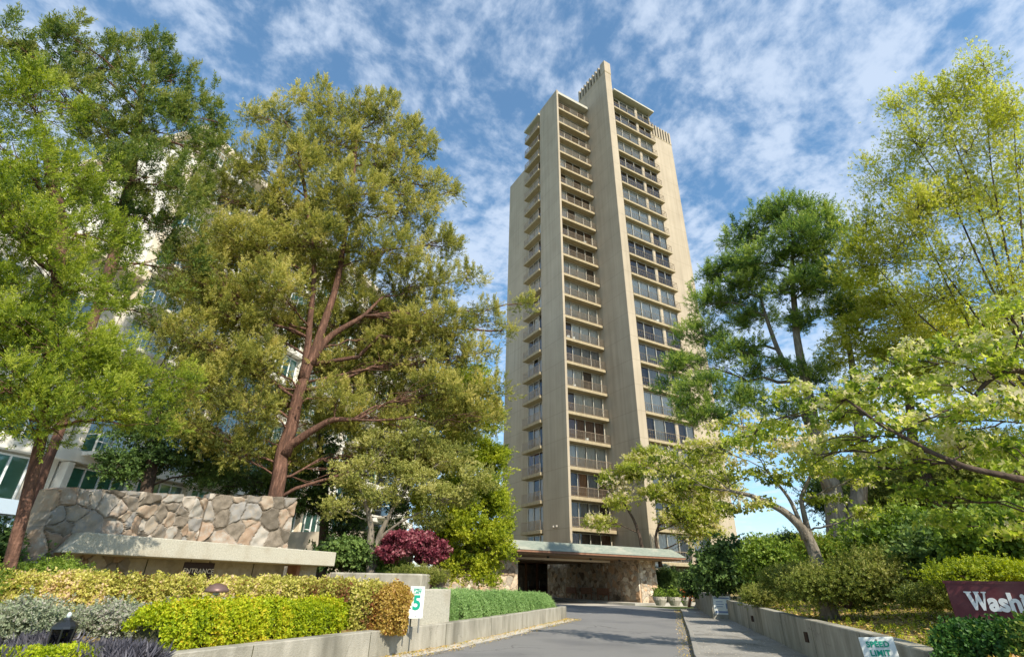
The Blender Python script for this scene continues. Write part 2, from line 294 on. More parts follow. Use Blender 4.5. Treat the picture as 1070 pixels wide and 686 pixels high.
LF = dict(
 pine=leafmat('pine_needles', [(.06,.10,.015),(.155,.215,.025),(.27,.335,.03),(.42,.45,.07)], .4),
 darkfir=leafmat('dark_fir_needles', [(.04,.075,.02),(.10,.155,.03),(.19,.24,.04),(.30,.31,.08)], .35),
 fir=leafmat('golden_fir_needles', [(.09,.115,.03),(.225,.24,.05),(.38,.37,.08),(.60,.53,.17)], .42),
 cedar=leafmat('yellow_green_cedar', [(.06,.10,.012),(.19,.25,.018),(.34,.39,.025),(.48,.50,.05)], .38),
 dark=leafmat('dark_evergreen', [(.02,.045,.014),(.055,.10,.025),(.11,.18,.04),(.19,.27,.07)], .25),
 grey=leafmat('greyish_leaves', [(.10,.13,.03),(.24,.26,.06),(.40,.40,.10),(.56,.52,.20)], .35),
 maplered=leafmat('red_maple_leaves', [(.07,.015,.02),(.19,.035,.055),(.32,.08,.11),(.46,.22,.22)], .3),
 pine2=leafmat('shore_pine_needles', [(.05,.10,.03),(.13,.21,.045),(.24,.33,.06),(.42,.48,.12)], .45),
 birch=leafmat('spring_birch_leaves', [(.18,.22,.03),(.34,.38,.045),(.50,.50,.09),(.64,.60,.24)], .58),
 maple=leafmat('spring_maple_leaves', [(.10,.16,.025),(.22,.30,.04),(.36,.42,.06),(.48,.50,.12),(.64,.58,.36)], .5, .5, .3),
 dogwood=leafmat('dogwood_leaves', [(.10,.14,.022),(.26,.31,.04),(.42,.45,.07),(.60,.56,.22),(.76,.66,.52)], .5, .5, .5),
 euon=leafmat('variegated_hedge_leaves', [(.22,.09,.04),(.26,.26,.05),(.46,.44,.08),(.62,.56,.16),(.68,.50,.32)], .3, .8, .6),
 orange=leafmat('bronze_hedge_leaves', [(.22,.07,.025),(.38,.26,.05),(.52,.38,.09),(.66,.40,.22)], .3, 1.1, .5),
 lime=leafmat('lime_hedge_leaves', [(.13,.20,.008),(.30,.38,.012),(.45,.50,.02),(.58,.44,.03)], .3, 1.2, .3),
 soft=leafmat('soft_green_hedge_leaves', [(.10,.19,.05),(.20,.33,.10),(.30,.44,.15),(.42,.56,.24)], .3),
 bright=leafmat('bright_shrub_leaves', [(.04,.085,.012),(.11,.18,.022),(.20,.285,.035),(.33,.39,.08)], .3),
 sage=leafmat('grey_lavender_leaves', [(.13,.15,.09),(.22,.27,.15),(.33,.36,.24),(.42,.36,.34)], .2),
 mondo=leafmat('dark_grass_blades', [(.02,.02,.028),(.05,.05,.065),(.11,.105,.125),(.22,.21,.23)], .1),
 olive=leafmat('olive_shrub_leaves', [(.05,.08,.018),(.13,.17,.03),(.24,.27,.05),(.38,.36,.12)], .35),
 redtip=leafmat('red_tipped_leaves', [(.08,.13,.02),(.16,.25,.03),(.28,.36,.04),(.45,.20,.06)], .3),
 box=leafmat('boxwood_leaves', [(.012,.045,.010),(.035,.10,.018),(.08,.17,.03),(.26,.30,.05)], .25),
 litter=leafmat('fallen_leaves_and_moss', [(.26,.21,.03),(.46,.36,.05),(.56,.37,.13),(.68,.50,.30)], .1, .7),
 petal=leafmat('fallen_petals', [(.35,.28,.18),(.55,.46,.34),(.66,.60,.50)], .1),
 flower=leafmat('orange_flowers', [(.10,.20,.02),(.20,.34,.03),(.55,.12,.03),(.75,.20,.04)], .3),
)
# ------------------------------------------------------------------ foliage machinery
def tmpl(kind):
    q = []
    if kind == 'needle':            # brush of thin needles round a shoot
        for k in range(11):
            s = rng.uniform(0,.55); a = rng.uniform(0,2*math.pi); c = R(rng.uniform(12,62))
            d = np.array([math.sin(c)*math.cos(a), math.sin(c)*math.sin(a), math.cos(c)]); l = rng.uniform(.55,.9); wd = rng.uniform(.055,.085)
            p = np.array([0,0,s]); sd_ = np.cross(d, rng.normal(size=3)); sd_ /= np.linalg.norm(sd_)
            q.append([p, p+d*l*.5+sd_*wd, p+d*l, p+d*l*.5-sd_*wd])
    elif kind in ('brush','plume'):  # a shoot clothed with needles all along, denser at the tip
        K = 18 if kind=='brush' else 13
        bend = rng.normal(size=3)*.12
        for k in range(K):
            s = (k+.5)/K; a = k*2.4+rng.uniform(-.5,.5); c = R(rng.uniform(38,70)*(1-.45*s)); l = rng.uniform(.26,.38)*(1.1-.35*s) if kind=='brush' else rng.uniform(.34,.5)
            d = np.array([math.sin(c)*math.cos(a), math.sin(c)*math.sin(a), math.cos(c)]); wd = l*rng.uniform(.11,.17)
            p = np.array([0,0,s*.85])+bend*s*s; sd_ = np.cross(d, rng.normal(size=3)); sd_ /= np.linalg.norm(sd_)
            q.append([p, p+d*l*.5+sd_*wd, p+d*l, p+d*l*.5-sd_*wd])
    elif kind == 'spray':           # short shoot with small leaves
        for k in range(9):
            s = k/9*.9; a = k*2.4+rng.uniform(-.4,.4); c = R(rng.uniform(35,75))
            d = np.array([math.sin(c)*math.cos(a), math.sin(c)*math.sin(a), math.cos(c)]); l = rng.uniform(.28,.42); wd = rng.uniform(.09,.14)
            p = np.array([0,0,s]); sd_ = np.cross(d, rng.normal(size=3)+np.array([0,0,1.])); sd_ /= np.linalg.norm(sd_)
            q.append([p, p+d*l*.5+sd_*wd, p+d*l, p+d*l*.5-sd_*wd])
    elif kind == 'leaf':            # few broad leaves
        for k in range(4):
            a = k*1.8+rng.uniform(-.4,.4); c = R(rng.uniform(30,85)); p = np.array([0,0,rng.uniform(0,.5)])
            d = np.array([math.sin(c)*math.cos(a), math.sin(c)*math.sin(a), math.cos(c)]); l = rng.uniform(.6,.9); wd = rng.uniform(.2,.3)
            sd_ = np.cross(d, np.array([0,0,1.])+rng.normal(size=3)*.5); sd_ /= np.linalg.norm(sd_)
            q.append([p, p+d*l*.45+sd_*wd, p+d*l, p+d*l*.45-sd_*wd])
    elif kind == 'palmate':         # hanging lobed leaves (three pointed lobes each)
        for k in range(2):
            a = rng.uniform(0,6.3); p = np.array([rng.uniform(-.3,.3),rng.uniform(-.3,.3),rng.uniform(0,.5)])
            f = np.array([math.cos(a),math.sin(a),rng.uniform(-.6,.2)]); f /= np.linalg.norm(f)
            nn = np.array([0,0,1.])+rng.normal(size=3)*.5; s_ = np.cross(f, nn); s_ /= np.linalg.norm(s_)
            for ang in (-58,-8,45):
                d = f*math.cos(R(ang))+s_*math.sin(R(ang)); e = np.cross(np.cross(f,s_), d); l = .75 if abs(ang)<20 else .58
                q.append([p, p+d*l*.5+e*.15, p+d*l, p+d*l*.5-e*.15])
    elif kind == 'blade':
        for k in range(7):
            a = rng.uniform(0,6.3); c = R(rng.uniform(10,60)); d = np.array([math.sin(c)*math.cos(a), math.sin(c)*math.sin(a), math.cos(c)])
            sd_ = np.cross(d,[0,0,1.]); sd_ /= np.linalg.norm(sd_)+1e-6; p = np.zeros(3); t_ = d*1.0-np.array([0,0,.15])
            q.append([p-sd_*.03, p+sd_*.03, d*.6+sd_*.035, t_])
    elif kind == 'flat':            # single leaf lying about
        a = rng.uniform(0,6.3); d = np.array([math.cos(a),math.sin(a),rng.uniform(-.2,.3)]); sd_ = np.cross(d,[0,0,1.])+np.array([0,0,rng.uniform(-.3,.3)])
        q.append([np.zeros(3), d*.5+sd_*.28, d, d*.5-sd_*.28])
    return np.array(q)
TM = {k:[tmpl(k) for _ in range(8)] for k in ('brush','plume','needle','spray','leaf','palmate','blade','flat')}
def leaves(name, C, D, S, kind, m, parent=None, tint=None, tj=.16):
    C = np.asarray(C, float); n = len(C); D = np.asarray(D, float); D = D/(np.linalg.norm(D,axis=1)[:,None]+1e-9)
    S = np.broadcast_to(np.asarray(S, float), (n,)); tint = np.full(n,.5) if tint is None else np.asarray(tint)
    a = rng.normal(size=(n,3)); a -= D*(a*D).sum(1)[:,None]; a /= np.linalg.norm(a,axis=1)[:,None]+1e-9; b = np.cross(D,a)
    Rm = np.stack([a,b,D],axis=2)*S[:,None,None]
    idx = rng.integers(0,8,n); V=[]; T=[]
    for k in range(8):
        s = idx==k; 
        if not s.any(): continue
        t = TM[kind][k]; K = len(t)
        v = np.einsum('nij,kj->nki', Rm[s], t.reshape(-1,3)) + C[s][:,None,:]
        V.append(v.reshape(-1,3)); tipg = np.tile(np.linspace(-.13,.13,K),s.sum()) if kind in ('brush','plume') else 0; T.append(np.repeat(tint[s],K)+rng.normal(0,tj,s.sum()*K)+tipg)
    V = np.concatenate(V).astype(np.float32); T = np.concatenate(T).astype(np.float32); nf = len(T)
    me = bpy.data.meshes.new(name); me.vertices.add(len(V)); me.vertices.foreach_set('co', V.ravel())
    me.loops.add(nf*4); me.loops.foreach_set('vertex_index', np.arange(nf*4, dtype=np.int32))
    me.polygons.add(nf); me.polygons.foreach_set('loop_start', np.arange(0,nf*4,4,dtype=np.int32))
    try: me.polygons.foreach_set('loop_total', np.full(nf,4,dtype=np.int32))
    except Exception: pass
    at_ = me.attributes.new('tint','FLOAT','FACE'); at_.data.foreach_set('value', np.clip(T,0,1))
    me.materials.append(m); me.update(calc_edges=True)
    o = bpy.data.objects.new(name, me); COL.objects.link(o)
    if parent: o.parent = parent
    return o
def curve(p0, p1, n=5, bow=.15, jit=.04, up=0):
    p0=np.asarray(p0,float); p1=np.asarray(p1,float); l=np.linalg.norm(p1-p0); off=rng.normal(size=3)*bow*l*.4+np.array([0,0,up*l])
    t=np.linspace(0,1,n); P=p0+(p1-p0)*t[:,None]+off*(4*t*(1-t))[:,None]; P[1:-1]+=rng.normal(size=(n-2,3))*jit*l; return P
def px_lobes(rows, d):
    out=[]
    for r in rows:
        x,y,rx,ry = r[:4]; dd = r[4] if len(r)>4 else 0; k = r[5] if len(r)>5 else 1
        p = at(x,y,d+dd); s = unit(p); out.append((p, np.array([rx*s, rx*s*.85, ry*s*1.05]), k))
    return out
def tree(name, label, base, trunk, lobes, barkm, leafm, kind='needle', leaf=.2, clump=.5, density=1, ntuft=45, up=.5, flat=.55, group=None, cat='tree', candle=0, droop=0, branchr=.05, gap=.0, stems=None, tv=.16, limbs=True, twig=.6, seed=None):
    """trunk: list of (point, radius); lobes: (centre, radii, weight) in world space"""
    base = np.asarray(base, float)
    e = empty(name, label, cat, base, 0, group)
    W = lambda P: np.asarray(P, float)-base
    mt = MB(); mb = MB()
    trunks = [trunk]+(stems or [])
    nodes = []
    for tr in trunks:
        P = np.array([t[0] for t in tr],float); r = [t[1] for t in tr]
        # resample smoothly
        tt = np.linspace(0,len(P)-1,(len(P)-1)*5+1); PP = np.stack([np.interp(tt,range(len(P)),P[:,i]) for i in range(3)],1); rr = np.interp(tt,range(len(P)),r)
        ln = np.linalg.norm(P[-1]-P[0]); PP[1:-1] += rng.normal(size=(len(PP)-2,3))*ln*.0035
        for _ in range(2): PP[1:-1] = (PP[:-2]+2*PP[1:-1]+PP[2:])/4
        PP[0,2] -= .3; rr[0] *= 1.35
        mt.tube(W(PP), rr, 10); nodes += [(p,r_) for p,r_ in zip(PP[2:],rr[2:])]
    NP = np.array([n_[0] for n_ in nodes]); NR = np.array([n_[1] for n_ in nodes])
    C=[];D=[];S=[];T=[]
    for c, rad, k in lobes:
        vol = rad.prod(); nc = max(4, int(density*k*vol**.67/(clump**2)*3.4))
        # limb from trunk to the lobe
        dh = np.hypot(NP[:,0]-c[0], NP[:,1]-c[1]); cost = dh + np.abs(NP[:,2]-(c[2]-.35*dh))*1.1; j = int(np.argmin(cost))
        limb = curve(NP[j], c, 8, .10, .02, up=-.04 if droop>0 else .04); lr = min(NR[j]*.6, branchr*(.5+.2*np.linalg.norm(c-NP[j])))
        if limbs: mb.tube(W(limb), np.linspace(lr, lr*.35, 8), 6)
        u = rng.normal(size=(nc,3)); u /= np.linalg.norm(u,axis=1)[:,None]; rr = rng.uniform(.12,1,nc)**(1/2.1)
        cc = c + u*rr[:,None]*rad
        for i in range(nc):
            p = cc[i]; 
            a = limb[int(np.clip(rng.normal(5.2,1.6),1,7))]
            if rng.random()<twig: mb.tube(W(curve(a, p, 5, .18, .03, up=.02)), np.linspace(max(.012,lr*.3), .008, 5), 4, cap=False)
            n = int(ntuft*rng.uniform(.55,1.35)); cr = clump*rng.uniform(.65,1.3)
            out = (p-c)/rad; out /= np.linalg.norm(out)+1e-6
            q = rng.normal(size=(n,3))*.5; q[:,2] *= flat
            if rng.random()<candle*(.6+.9*max(0,out[2])):
                q[:,:2] *= .42; q[:,2] = rng.uniform(-.5,1.7,n); q[:,:2] *= (1.25-.45*q[:,2:3])
            pos = p+q*cr
            d = out*.6+np.array([0,0,up-droop])+rng.normal(size=(n,3))*.5+q*.8
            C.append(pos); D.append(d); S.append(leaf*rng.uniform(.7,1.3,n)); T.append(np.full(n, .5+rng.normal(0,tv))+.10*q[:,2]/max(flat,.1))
    mt.build('trunk', barkm, e, smooth=True)
    if mb.v: mb.build('branches', barkm, e, smooth=True)
    C=W(np.concatenate(C)); leaves('crown', C, np.concatenate(D), np.concatenate(S), kind, leafm, e, np.concatenate(T))
    return e
def hedge(name, label, path, width, z0, z1, leafm, n, leaf, kind='leaf', cat='hedge', core=None, bump=.06, rnd=.25, group=None, side=1, shade=None, tj=.16):
    """clipped hedge along a path of (x,y); thickness to one side, leaves all over it"""
    P=np.array([p[:2] for p in path],float); base=np.array([*P[0],z0])
    e = empty(name,label,cat,base,0,group)
    m=len(P); zz1=np.array(z1 if hasattr(z1,'__len__') else [z1]*m,float)
    seg=np.linalg.norm(np.diff(P,axis=0),axis=1); cum=np.concatenate([[0],np.cumsum(seg)]); Lh=cum[-1]
    t=rng.uniform(0,Lh,n); x=np.interp(t,cum,P[:,0]); y=np.interp(t,cum,P[:,1]); zt=np.interp(t,cum,zz1)
    k=np.clip(np.searchsorted(cum,t)-1,0,m-2); tg=(P[k+1]-P[k])/seg[k][:,None]; nm=np.stack([-tg[:,1],tg[:,0]],1)*side
    # perimeter parameter of the rounded section: front, top, back
    h=zt-z0; per=rng.uniform(0,1,n); fr=h/(h*1.4+width); 
    v=np.where(per<fr, per/fr*h, h); wv_=np.where(per<fr,0,(per-fr)/(1-fr)*(width+.4*h)); back=wv_>width; v=np.where(back,h-(wv_-width),v); wv_=np.minimum(wv_,width)
    # round the shoulders
    ez=np.clip((v-(h-rnd))/rnd,0,1); ew=np.clip(1-np.minimum(wv_,width-wv_)/rnd,0,1); r2=np.sqrt(ez**2+ew**2); sh=np.where(r2>1,1/np.maximum(r2,1e-6),1)
    vv=(h-rnd)+ez*sh*rnd; v=np.where(ez>0,vv,v); din=rnd*(1-ew*sh)
    wv_=np.where(ew>0,np.where(wv_<width/2,din,width-din),wv_)
    # end rounding
    en=np.minimum(t,Lh-t); er=np.clip(1-en/(rnd*1.2),0,1); v=v*(1-.18*er**2)
    un=np.sin(x*5.1+y*3.3)*np.sin(y*4.7-x*2.9+z0)+.6*np.sin(x*11+y*9); 
    nw=np.where(v>h-rnd*.6,0,-1.0)
    pos=np.stack([x+nm[:,0]*wv_,y+nm[:,1]*wv_,z0+v],1)
    nz=np.clip((v-(h-rnd))/rnd,0,1); dirn=np.stack([nm[:,0]*np.where(wv_<width/2,-1,1)*(1.05-nz),nm[:,1]*np.where(wv_<width/2,-1,1)*(1.05-nz),nz+.15],1)
    dirn/=np.linalg.norm(dirn,axis=1)[:,None]
    pos+=dirn*(un*bump*.5+rng.normal(0,bump*.35,n)-leaf*.5)[:,None]
    tn=.5+.16*un+rng.normal(0,.05,n)
    leaves('foliage',pos-base,dirn+rng.normal(size=(n,3))*.45,leaf*rng.uniform(.7,1.25,n),kind,leafm,e,tn,tj)
    ins=.05+bump*.6
    Pin=[P[i]+np.array([-(P[min(i+1,m-1)]-P[max(i-1,0)])[1],(P[min(i+1,m-1)]-P[max(i-1,0)])[0]])/np.linalg.norm(P[min(i+1,m-1)]-P[max(i-1,0)])*side*(ins+rnd*.2) for i in range(m)]
    d0=(Pin[1]-Pin[0])/np.linalg.norm(Pin[1]-Pin[0])*.12; Pin[0]=Pin[0]+d0; d1=(Pin[-2]-Pin[-1])/np.linalg.norm(Pin[-2]-Pin[-1])*.12; Pin[-1]=Pin[-1]+d1
    mbx=MB().ribbon([p-base[:2] for p in Pin], max(.1,width-2*ins-rnd*.4), 0, list(zz1-z0-ins-rnd*.18), side); mbx.build('branches', core or M['hcore'], e)
    return e
def shrub(name, label, c, rad, leafm, n, leaf, kind='leaf', cat='shrub', group=None, lumps=9, up=.35, stems=True, ball=.7):
    """loose bush: leaf sprays over overlapping mounds, with bare stems inside"""
    c=np.asarray(c,float); rad=np.asarray(rad,float); base=c-np.array([0,0,rad[2]*.6]); e=empty(name,label,cat,base,0,group)
    mb=MB(); C=[];D=[];T=[]
    for i in range(lumps):
        u=rng.normal(size=3); u/=np.linalg.norm(u); u[2]=abs(u[2])*.9-.25; lc=c+u*rad*rng.uniform(.35,.62); lr=rad*rng.uniform(.38,.6)
        if stems: mb.tube(curve(base-base,lc-base,5,.1,.03),np.linspace(.03,.012,5)*max(1,rad[0]),5)
        k=n//lumps; q=rng.normal(size=(k,3)); q/=np.linalg.norm(q,axis=1)[:,None]; rr=rng.uniform(.15,1,k)**(1/3)*rng.uniform(ball,1.25,k)*(1+.28*np.sin(q[:,0]*5+i)*np.sin(q[:,1]*6+2*i)+.2*np.sin(q[:,2]*9+q[:,0]*7))
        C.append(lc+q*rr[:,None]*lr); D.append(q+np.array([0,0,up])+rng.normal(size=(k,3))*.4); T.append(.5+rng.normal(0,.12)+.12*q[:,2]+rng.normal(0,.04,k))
    if stems: mb.build('stems',M['darkbark'],e)
    leaves('foliage',np.concatenate(C)-base,np.concatenate(D),leaf*rng.uniform(.7,1.3,sum(len(x) for x in C)),kind,leafm,e,np.concatenate(T))
    return e
M['hcore']=mat('hedge_twigs',(.03,.035,.012),(.08,.075,.03),20,bump=1,bscale=30)
def text(name, s, size, m, parent, loc, rot=(0,0,0), ext=.006, off=0, space=1, align='CENTER', shear=0, sx=1):
    c=bpy.data.curves.new(name,'FONT'); c.body=s; c.size=size; c.extrude=ext; c.offset=off; c.space_character=space; c.align_x=align; c.align_y='CENTER'; c.shear=shear
    t=bpy.data.objects.new(name,c); COL.objects.link(t); dg=bpy.context.evaluated_depsgraph_get(); me=bpy.data.meshes.new_from_object(t.evaluated_get(dg)); bpy.data.objects.remove(t)
    me.materials.clear(); me.materials.append(m); o=bpy.data.objects.new(name,me); COL.objects.link(o); o.parent=parent; o.location=loc; o.rotation_euler=rot; o.scale=(sx,1,1); return o

def stoneface(name, cols, mortar):
    m,t=newmat(name); n,l=t.nodes,t.links; p=n.new('ShaderNodeBsdfPrincipled'); p.inputs['Roughness'].default_value=.92; p.inputs['Specular IOR Level'].default_value=.2; o=n.new('ShaderNodeOutputMaterial'); l.new(p.outputs[0],o.inputs[0])
    a=n.new('ShaderNodeAttribute'); a.attribute_name='tint'; b=n.new('ShaderNodeAttribute'); b.attribute_name='joint'; co=n.new('ShaderNodeTexCoord')
    n3=n.new('ShaderNodeTexNoise'); n3.inputs['Scale'].default_value=5; n3.inputs['Detail'].default_value=9; n3.inputs['Roughness'].default_value=.7; l.new(co.outputs['Object'],n3.inputs[0])
    ad=n.new('ShaderNodeMath'); ad.operation='MULTIPLY_ADD'; l.new(n3.outputs['Fac'],ad.inputs[0]); ad.inputs[1].default_value=.55; s=n.new('ShaderNodeMath'); s.operation='SUBTRACT'; l.new(a.outputs['Fac'],s.inputs[0]); s.inputs[1].default_value=.27; l.new(s.outputs[0],ad.inputs[2])
    r=n.new('ShaderNodeValToRGB'); l.new(ad.outputs[0],r.inputs[0]); k=len(cols); r.color_ramp.elements[0].color=(*cols[0],1); r.color_ramp.elements[1].color=(*cols[-1],1); r.color_ramp.elements[0].position=.05; r.color_ramp.elements[1].position=.95
    for i in range(1,k-1): e=r.color_ramp.elements.new(.05+.9*i/(k-1)); e.color=(*cols[i],1)
    mx=n.new('ShaderNodeMix'); mx.data_type='RGBA'; l.new(b.outputs['Fac'],mx.inputs[0]); l.new(r.outputs[0],mx.inputs[6]); mx.inputs[7].default_value=(*mortar,1); l.new(mx.outputs[2],p.inputs['Base Color'])
    bp=n.new('ShaderNodeBump'); bp.inputs['Strength'].default_value=.8; bp.inputs['Distance'].default_value=.03; l.new(n3.outputs['Fac'],bp.inputs['Height']); l.new(bp.outputs[0],p.inputs['Normal']); return m
M['sf1']=stoneface('pale_rubble_face',[(.13,.11,.085),(.24,.20,.155),(.26,.25,.235),(.36,.30,.23),(.32,.22,.15),(.36,.34,.30),(.46,.40,.33)],(.13,.105,.075))
M['sf2']=stoneface('brown_rubble_face',[(.20,.14,.09),(.50,.39,.26),(.34,.30,.24),(.60,.48,.34),(.48,.30,.17),(.66,.58,.45)],(.16,.12,.08))
def relief_wall(name, m, A, B, thick, z0, zA, zB, size, step, depth, side=1, jag=.03):
    """rubble wall whose front really stands out stone by stone; front faces side*left normal"""
    A=np.array(A[:2],float);B=np.array(B[:2],float);Lw=np.linalg.norm(B-A);t=(B-A)/Lw;nm=np.array([-t[1],t[0]])*side
    nu=int(Lw/step)+1; nv=int((max(zA,zB)-z0)/step)+1; u=np.linspace(0,Lw,nu); v=np.linspace(0,1,nv)
    U,V=np.meshgrid(u,v,indexing='ij'); top=(zA+(zB-zA)*U/Lw); Z=z0+(top-z0)*V
    n=int(Lw*(max(zA,zB)-z0)/(size**2)*1.15)+4; sx=rng.uniform(-.3,Lw+.3,n); sz=rng.uniform(z0-.2,max(zA,zB)+.2,n)
    for _ in range(2):       # even them out a little
        for i in range(n):
            d=np.hypot(sx-sx[i],sz-sz[i]); d[i]=9; j=d.argmin()
            if d[j]<size*.7: q=(size*.7-d[j])*.6; sx[i]+=(sx[i]-sx[j])/(d[j]+1e-3)*q; sz[i]+=(sz[i]-sz[j])/(d[j]+1e-3)*q
    wx=U+.03*size*np.sin(Z*19/size*.3+U*3)+.02*size*np.sin(Z*31+U*25); wz=Z+.03*size*np.sin(U*17+Z*4)
    ang=rng.uniform(-.9,.9,n); el=np.ones(n); wt=np.ones(n)
    wt2=rng.uniform(-.12,.16,n)*size; D=[]
    for i in range(n):
        dx=wx-sx[i]; dz=wz-sz[i]; a=dx*math.cos(ang[i])+dz*math.sin(ang[i]); b=-dx*math.sin(ang[i])+dz*math.cos(ang[i]); D.append(np.sqrt((a*el[i])**2+b**2)-wt2[i])
    D=np.stack(D); o=np.argsort(D,axis=0)[:2]; d1=np.take_along_axis(D,o[:1],0)[0]; d2=np.take_along_axis(D,o[1:2],0)[0]; idx=o[0]
    g=np.clip((d2-d1)/(size*.16),0,1); cell=rng.uniform(0,1,n); h=depth*(.35+.65*rng.uniform(0,1,n))[idx]*np.sqrt(g)+ .25*depth*np.sin(U*11+cell[idx]*9)*np.sin(Z*13)*g + depth*.5*((U-sx[idx])*np.sin(cell[idx]*20)+(Z-sz[idx])*np.cos(cell[idx]*31))/size*g
    Z=Z+(V>.999)*jag*np.sin(U*5+cell[idx]*8)
    X=A[0]+t[0]*U+nm[0]*h; Y=A[1]+t[1]*U+nm[1]*h
    vs=np.stack([X,Y,Z],2).reshape(-1,3); vs=[tuple(map(float,p)) for p in vs]; I=lambda i,j:i*nv+j; fs=[]
    for i in range(nu-1):
        for j in range(nv-1):
            f=(I(i,j),I(i+1,j),I(i+1,j+1),I(i,j+1)); fs.append(f if side<0 else f[::-1])
    per=[I(i,0) for i in range(nu)]+[I(nu-1,j) for j in range(1,nv)]+[I(i,nv-1) for i in range(nu-2,-1,-1)]+[I(0,j) for j in range(nv-2,0,-1)]
    b0=len(vs)
    for q in per: x,y,z=vs[q]; uu=(np.array([x,y])-A)@t; c=A+t*uu-nm*thick; vs.append((float(c[0]),float(c[1]),z))
    K=len(per)
    for k in range(K): f=(per[k],b0+k,b0+(k+1)%K,per[(k+1)%K]); fs.append(f if side<0 else f[::-1])
    fs.append(tuple(b0+k for k in range(K)))
    me=bpy.data.meshes.new(name); me.from_pydata(vs,[],fs); me.materials.append(m); me.update()
    a=me.attributes.new('tint','FLOAT','POINT'); tv=list(cell[idx].reshape(-1))+[.5]*K; a.data.foreach_set('value',np.array(tv,dtype=np.float32))
    a=me.attributes.new('joint','FLOAT','POINT'); jv=list(np.clip(1-(d2-d1)/(size*.07),0,1).reshape(-1)*.85)+[0.]*K; a.data.foreach_set('value',np.array(jv,dtype=np.float32))
    o=bpy.data.objects.new(name,me); COL.objects.link(o); return o

def add_cracks(m, scale, width, col, amount=.8):
    t=m.node_tree; n,l=t.nodes,t.links; p=[x for x in n if x.type=='BSDF_PRINCIPLED'][0]; src=p.inputs['Base Color'].links[0].from_socket
    co=n.new('ShaderNodeTexCoord'); w_=n.new('ShaderNodeTexNoise'); w_.inputs['Scale'].default_value=scale*2.2; w_.inputs['Detail'].default_value=8; l.new(co.outputs['Object'],w_.inputs[0])
    a=n.new('ShaderNodeVectorMath'); a.operation='MULTIPLY_ADD'; l.new(w_.outputs['Color'],a.inputs[0]); a.inputs[1].default_value=(1.1/scale*.5,)*3; l.new(co.outputs['Object'],a.inputs[2])
    v=n.new('ShaderNodeTexVoronoi'); v.feature='DISTANCE_TO_EDGE'; v.inputs['Scale'].default_value=scale; l.new(a.outputs[0],v.inputs[0])
    g=n.new('ShaderNodeTexNoise'); g.inputs['Scale'].default_value=scale*.8; l.new(co.outputs['Object'],g.inputs[0]); gm=n.new('ShaderNodeMapRange'); l.new(g.outputs['Fac'],gm.inputs[0]); gm.inputs[1].default_value=.48; gm.inputs[2].default_value=.58
    mr_=n.new('ShaderNodeMapRange'); l.new(v.outputs['Distance'],mr_.inputs[0]); mr_.inputs[1].default_value=0; mr_.inputs[2].default_value=width; mr_.inputs[3].default_value=amount; mr_.inputs[4].default_value=0
    mu=n.new('ShaderNodeMath'); mu.operation='MULTIPLY'; l.new(mr_.outputs[0],mu.inputs[0]); l.new(gm.outputs[0],mu.inputs[1])
    mx=n.new('ShaderNodeMix'); mx.data_type='RGBA'; l.new(mu.outputs[0],mx.inputs[0]); l.new(src,mx.inputs[6]); mx.inputs[7].default_value=(*col,1); l.new(mx.outputs[2],p.inputs['Base Color'])
add_cracks(M['asphalt'],.32,.012,(.06,.058,.055)); add_cracks(M['sidewalk'],.5,.008,(.08,.075,.07)); add_cracks(M['wallcon'],1.1,.012,(.12,.11,.09),.5)
# ================================================================== GROUND AND ROAD
def sheet(name, poly, z, m):
    b = MB(); b.add([(p[0],p[1],0) for p in poly],[tuple(range(len(poly)))]); o = b.build(name, m); o.location=(0,0,z); return tag(o, kind='structure')
sheet('ground', [(-1400,-300),(1400,-300),(1400,2200),(-1400,2200)], -.05, M['grass'])
KERB = [(1.9,3.5),(3.0,8.0),(4.34,13.2),(6.2,19.3),(8.3,26.5),(10.3,33.2),(11.2,36.5)]
LWALL = [(-6.4,3.0),(-5.75,5.4),(-4.95,7.6),(-4.39,8.9),(-3.76,10.2),(-2.38,13.05),(-1.5,14.8),(-.1,18.3),(1.25,22.1),(2.35,24.9),(2.75,26.2)]
RWALL = [(3.2,2.6),(4.15,5.2),(4.85,6.9),(5.75,9.4),(6.75,13.1),(7.95,17.6),(9.2,22.4),(10.38,27.0)]
RWALL2 = [(9.62,26.75),(10.9,31.5),(12.9,38.9)]
sheet('driveway', [(-30,-25),(12,-25),(12,45),(-26,62),(-26,40),(-1,33),(-30,20)][:2]+[(11.6,37.2),(11.6,37.21),(5.2,54),(-9,52),(-9,36),(-1.0,30),(2,26),(-3,10),(-8,-2)], 0, M['asphalt'])
o = MB().prism([p for p in KERB]+[(13.4,38.9)]+[(10.5,27.2)]+RWALL[::-1]+[(0,-6),(-.5,-6)], -.04, .1).build('sidewalk', M['sidewalk']); tag(o, kind='structure')
o = MB().ribbon(KERB, .13, -.04, .115, 1).build('kerb', M['kerb'], bev=.012); tag(o, kind='structure')
o = MB().ribbon([(p[0]+.42, p[1]-.1) for p in LWALL[1:]], .46, -.04, .012, 1).build('gutter_strip', M['forecourt']); tag(o, kind='structure')
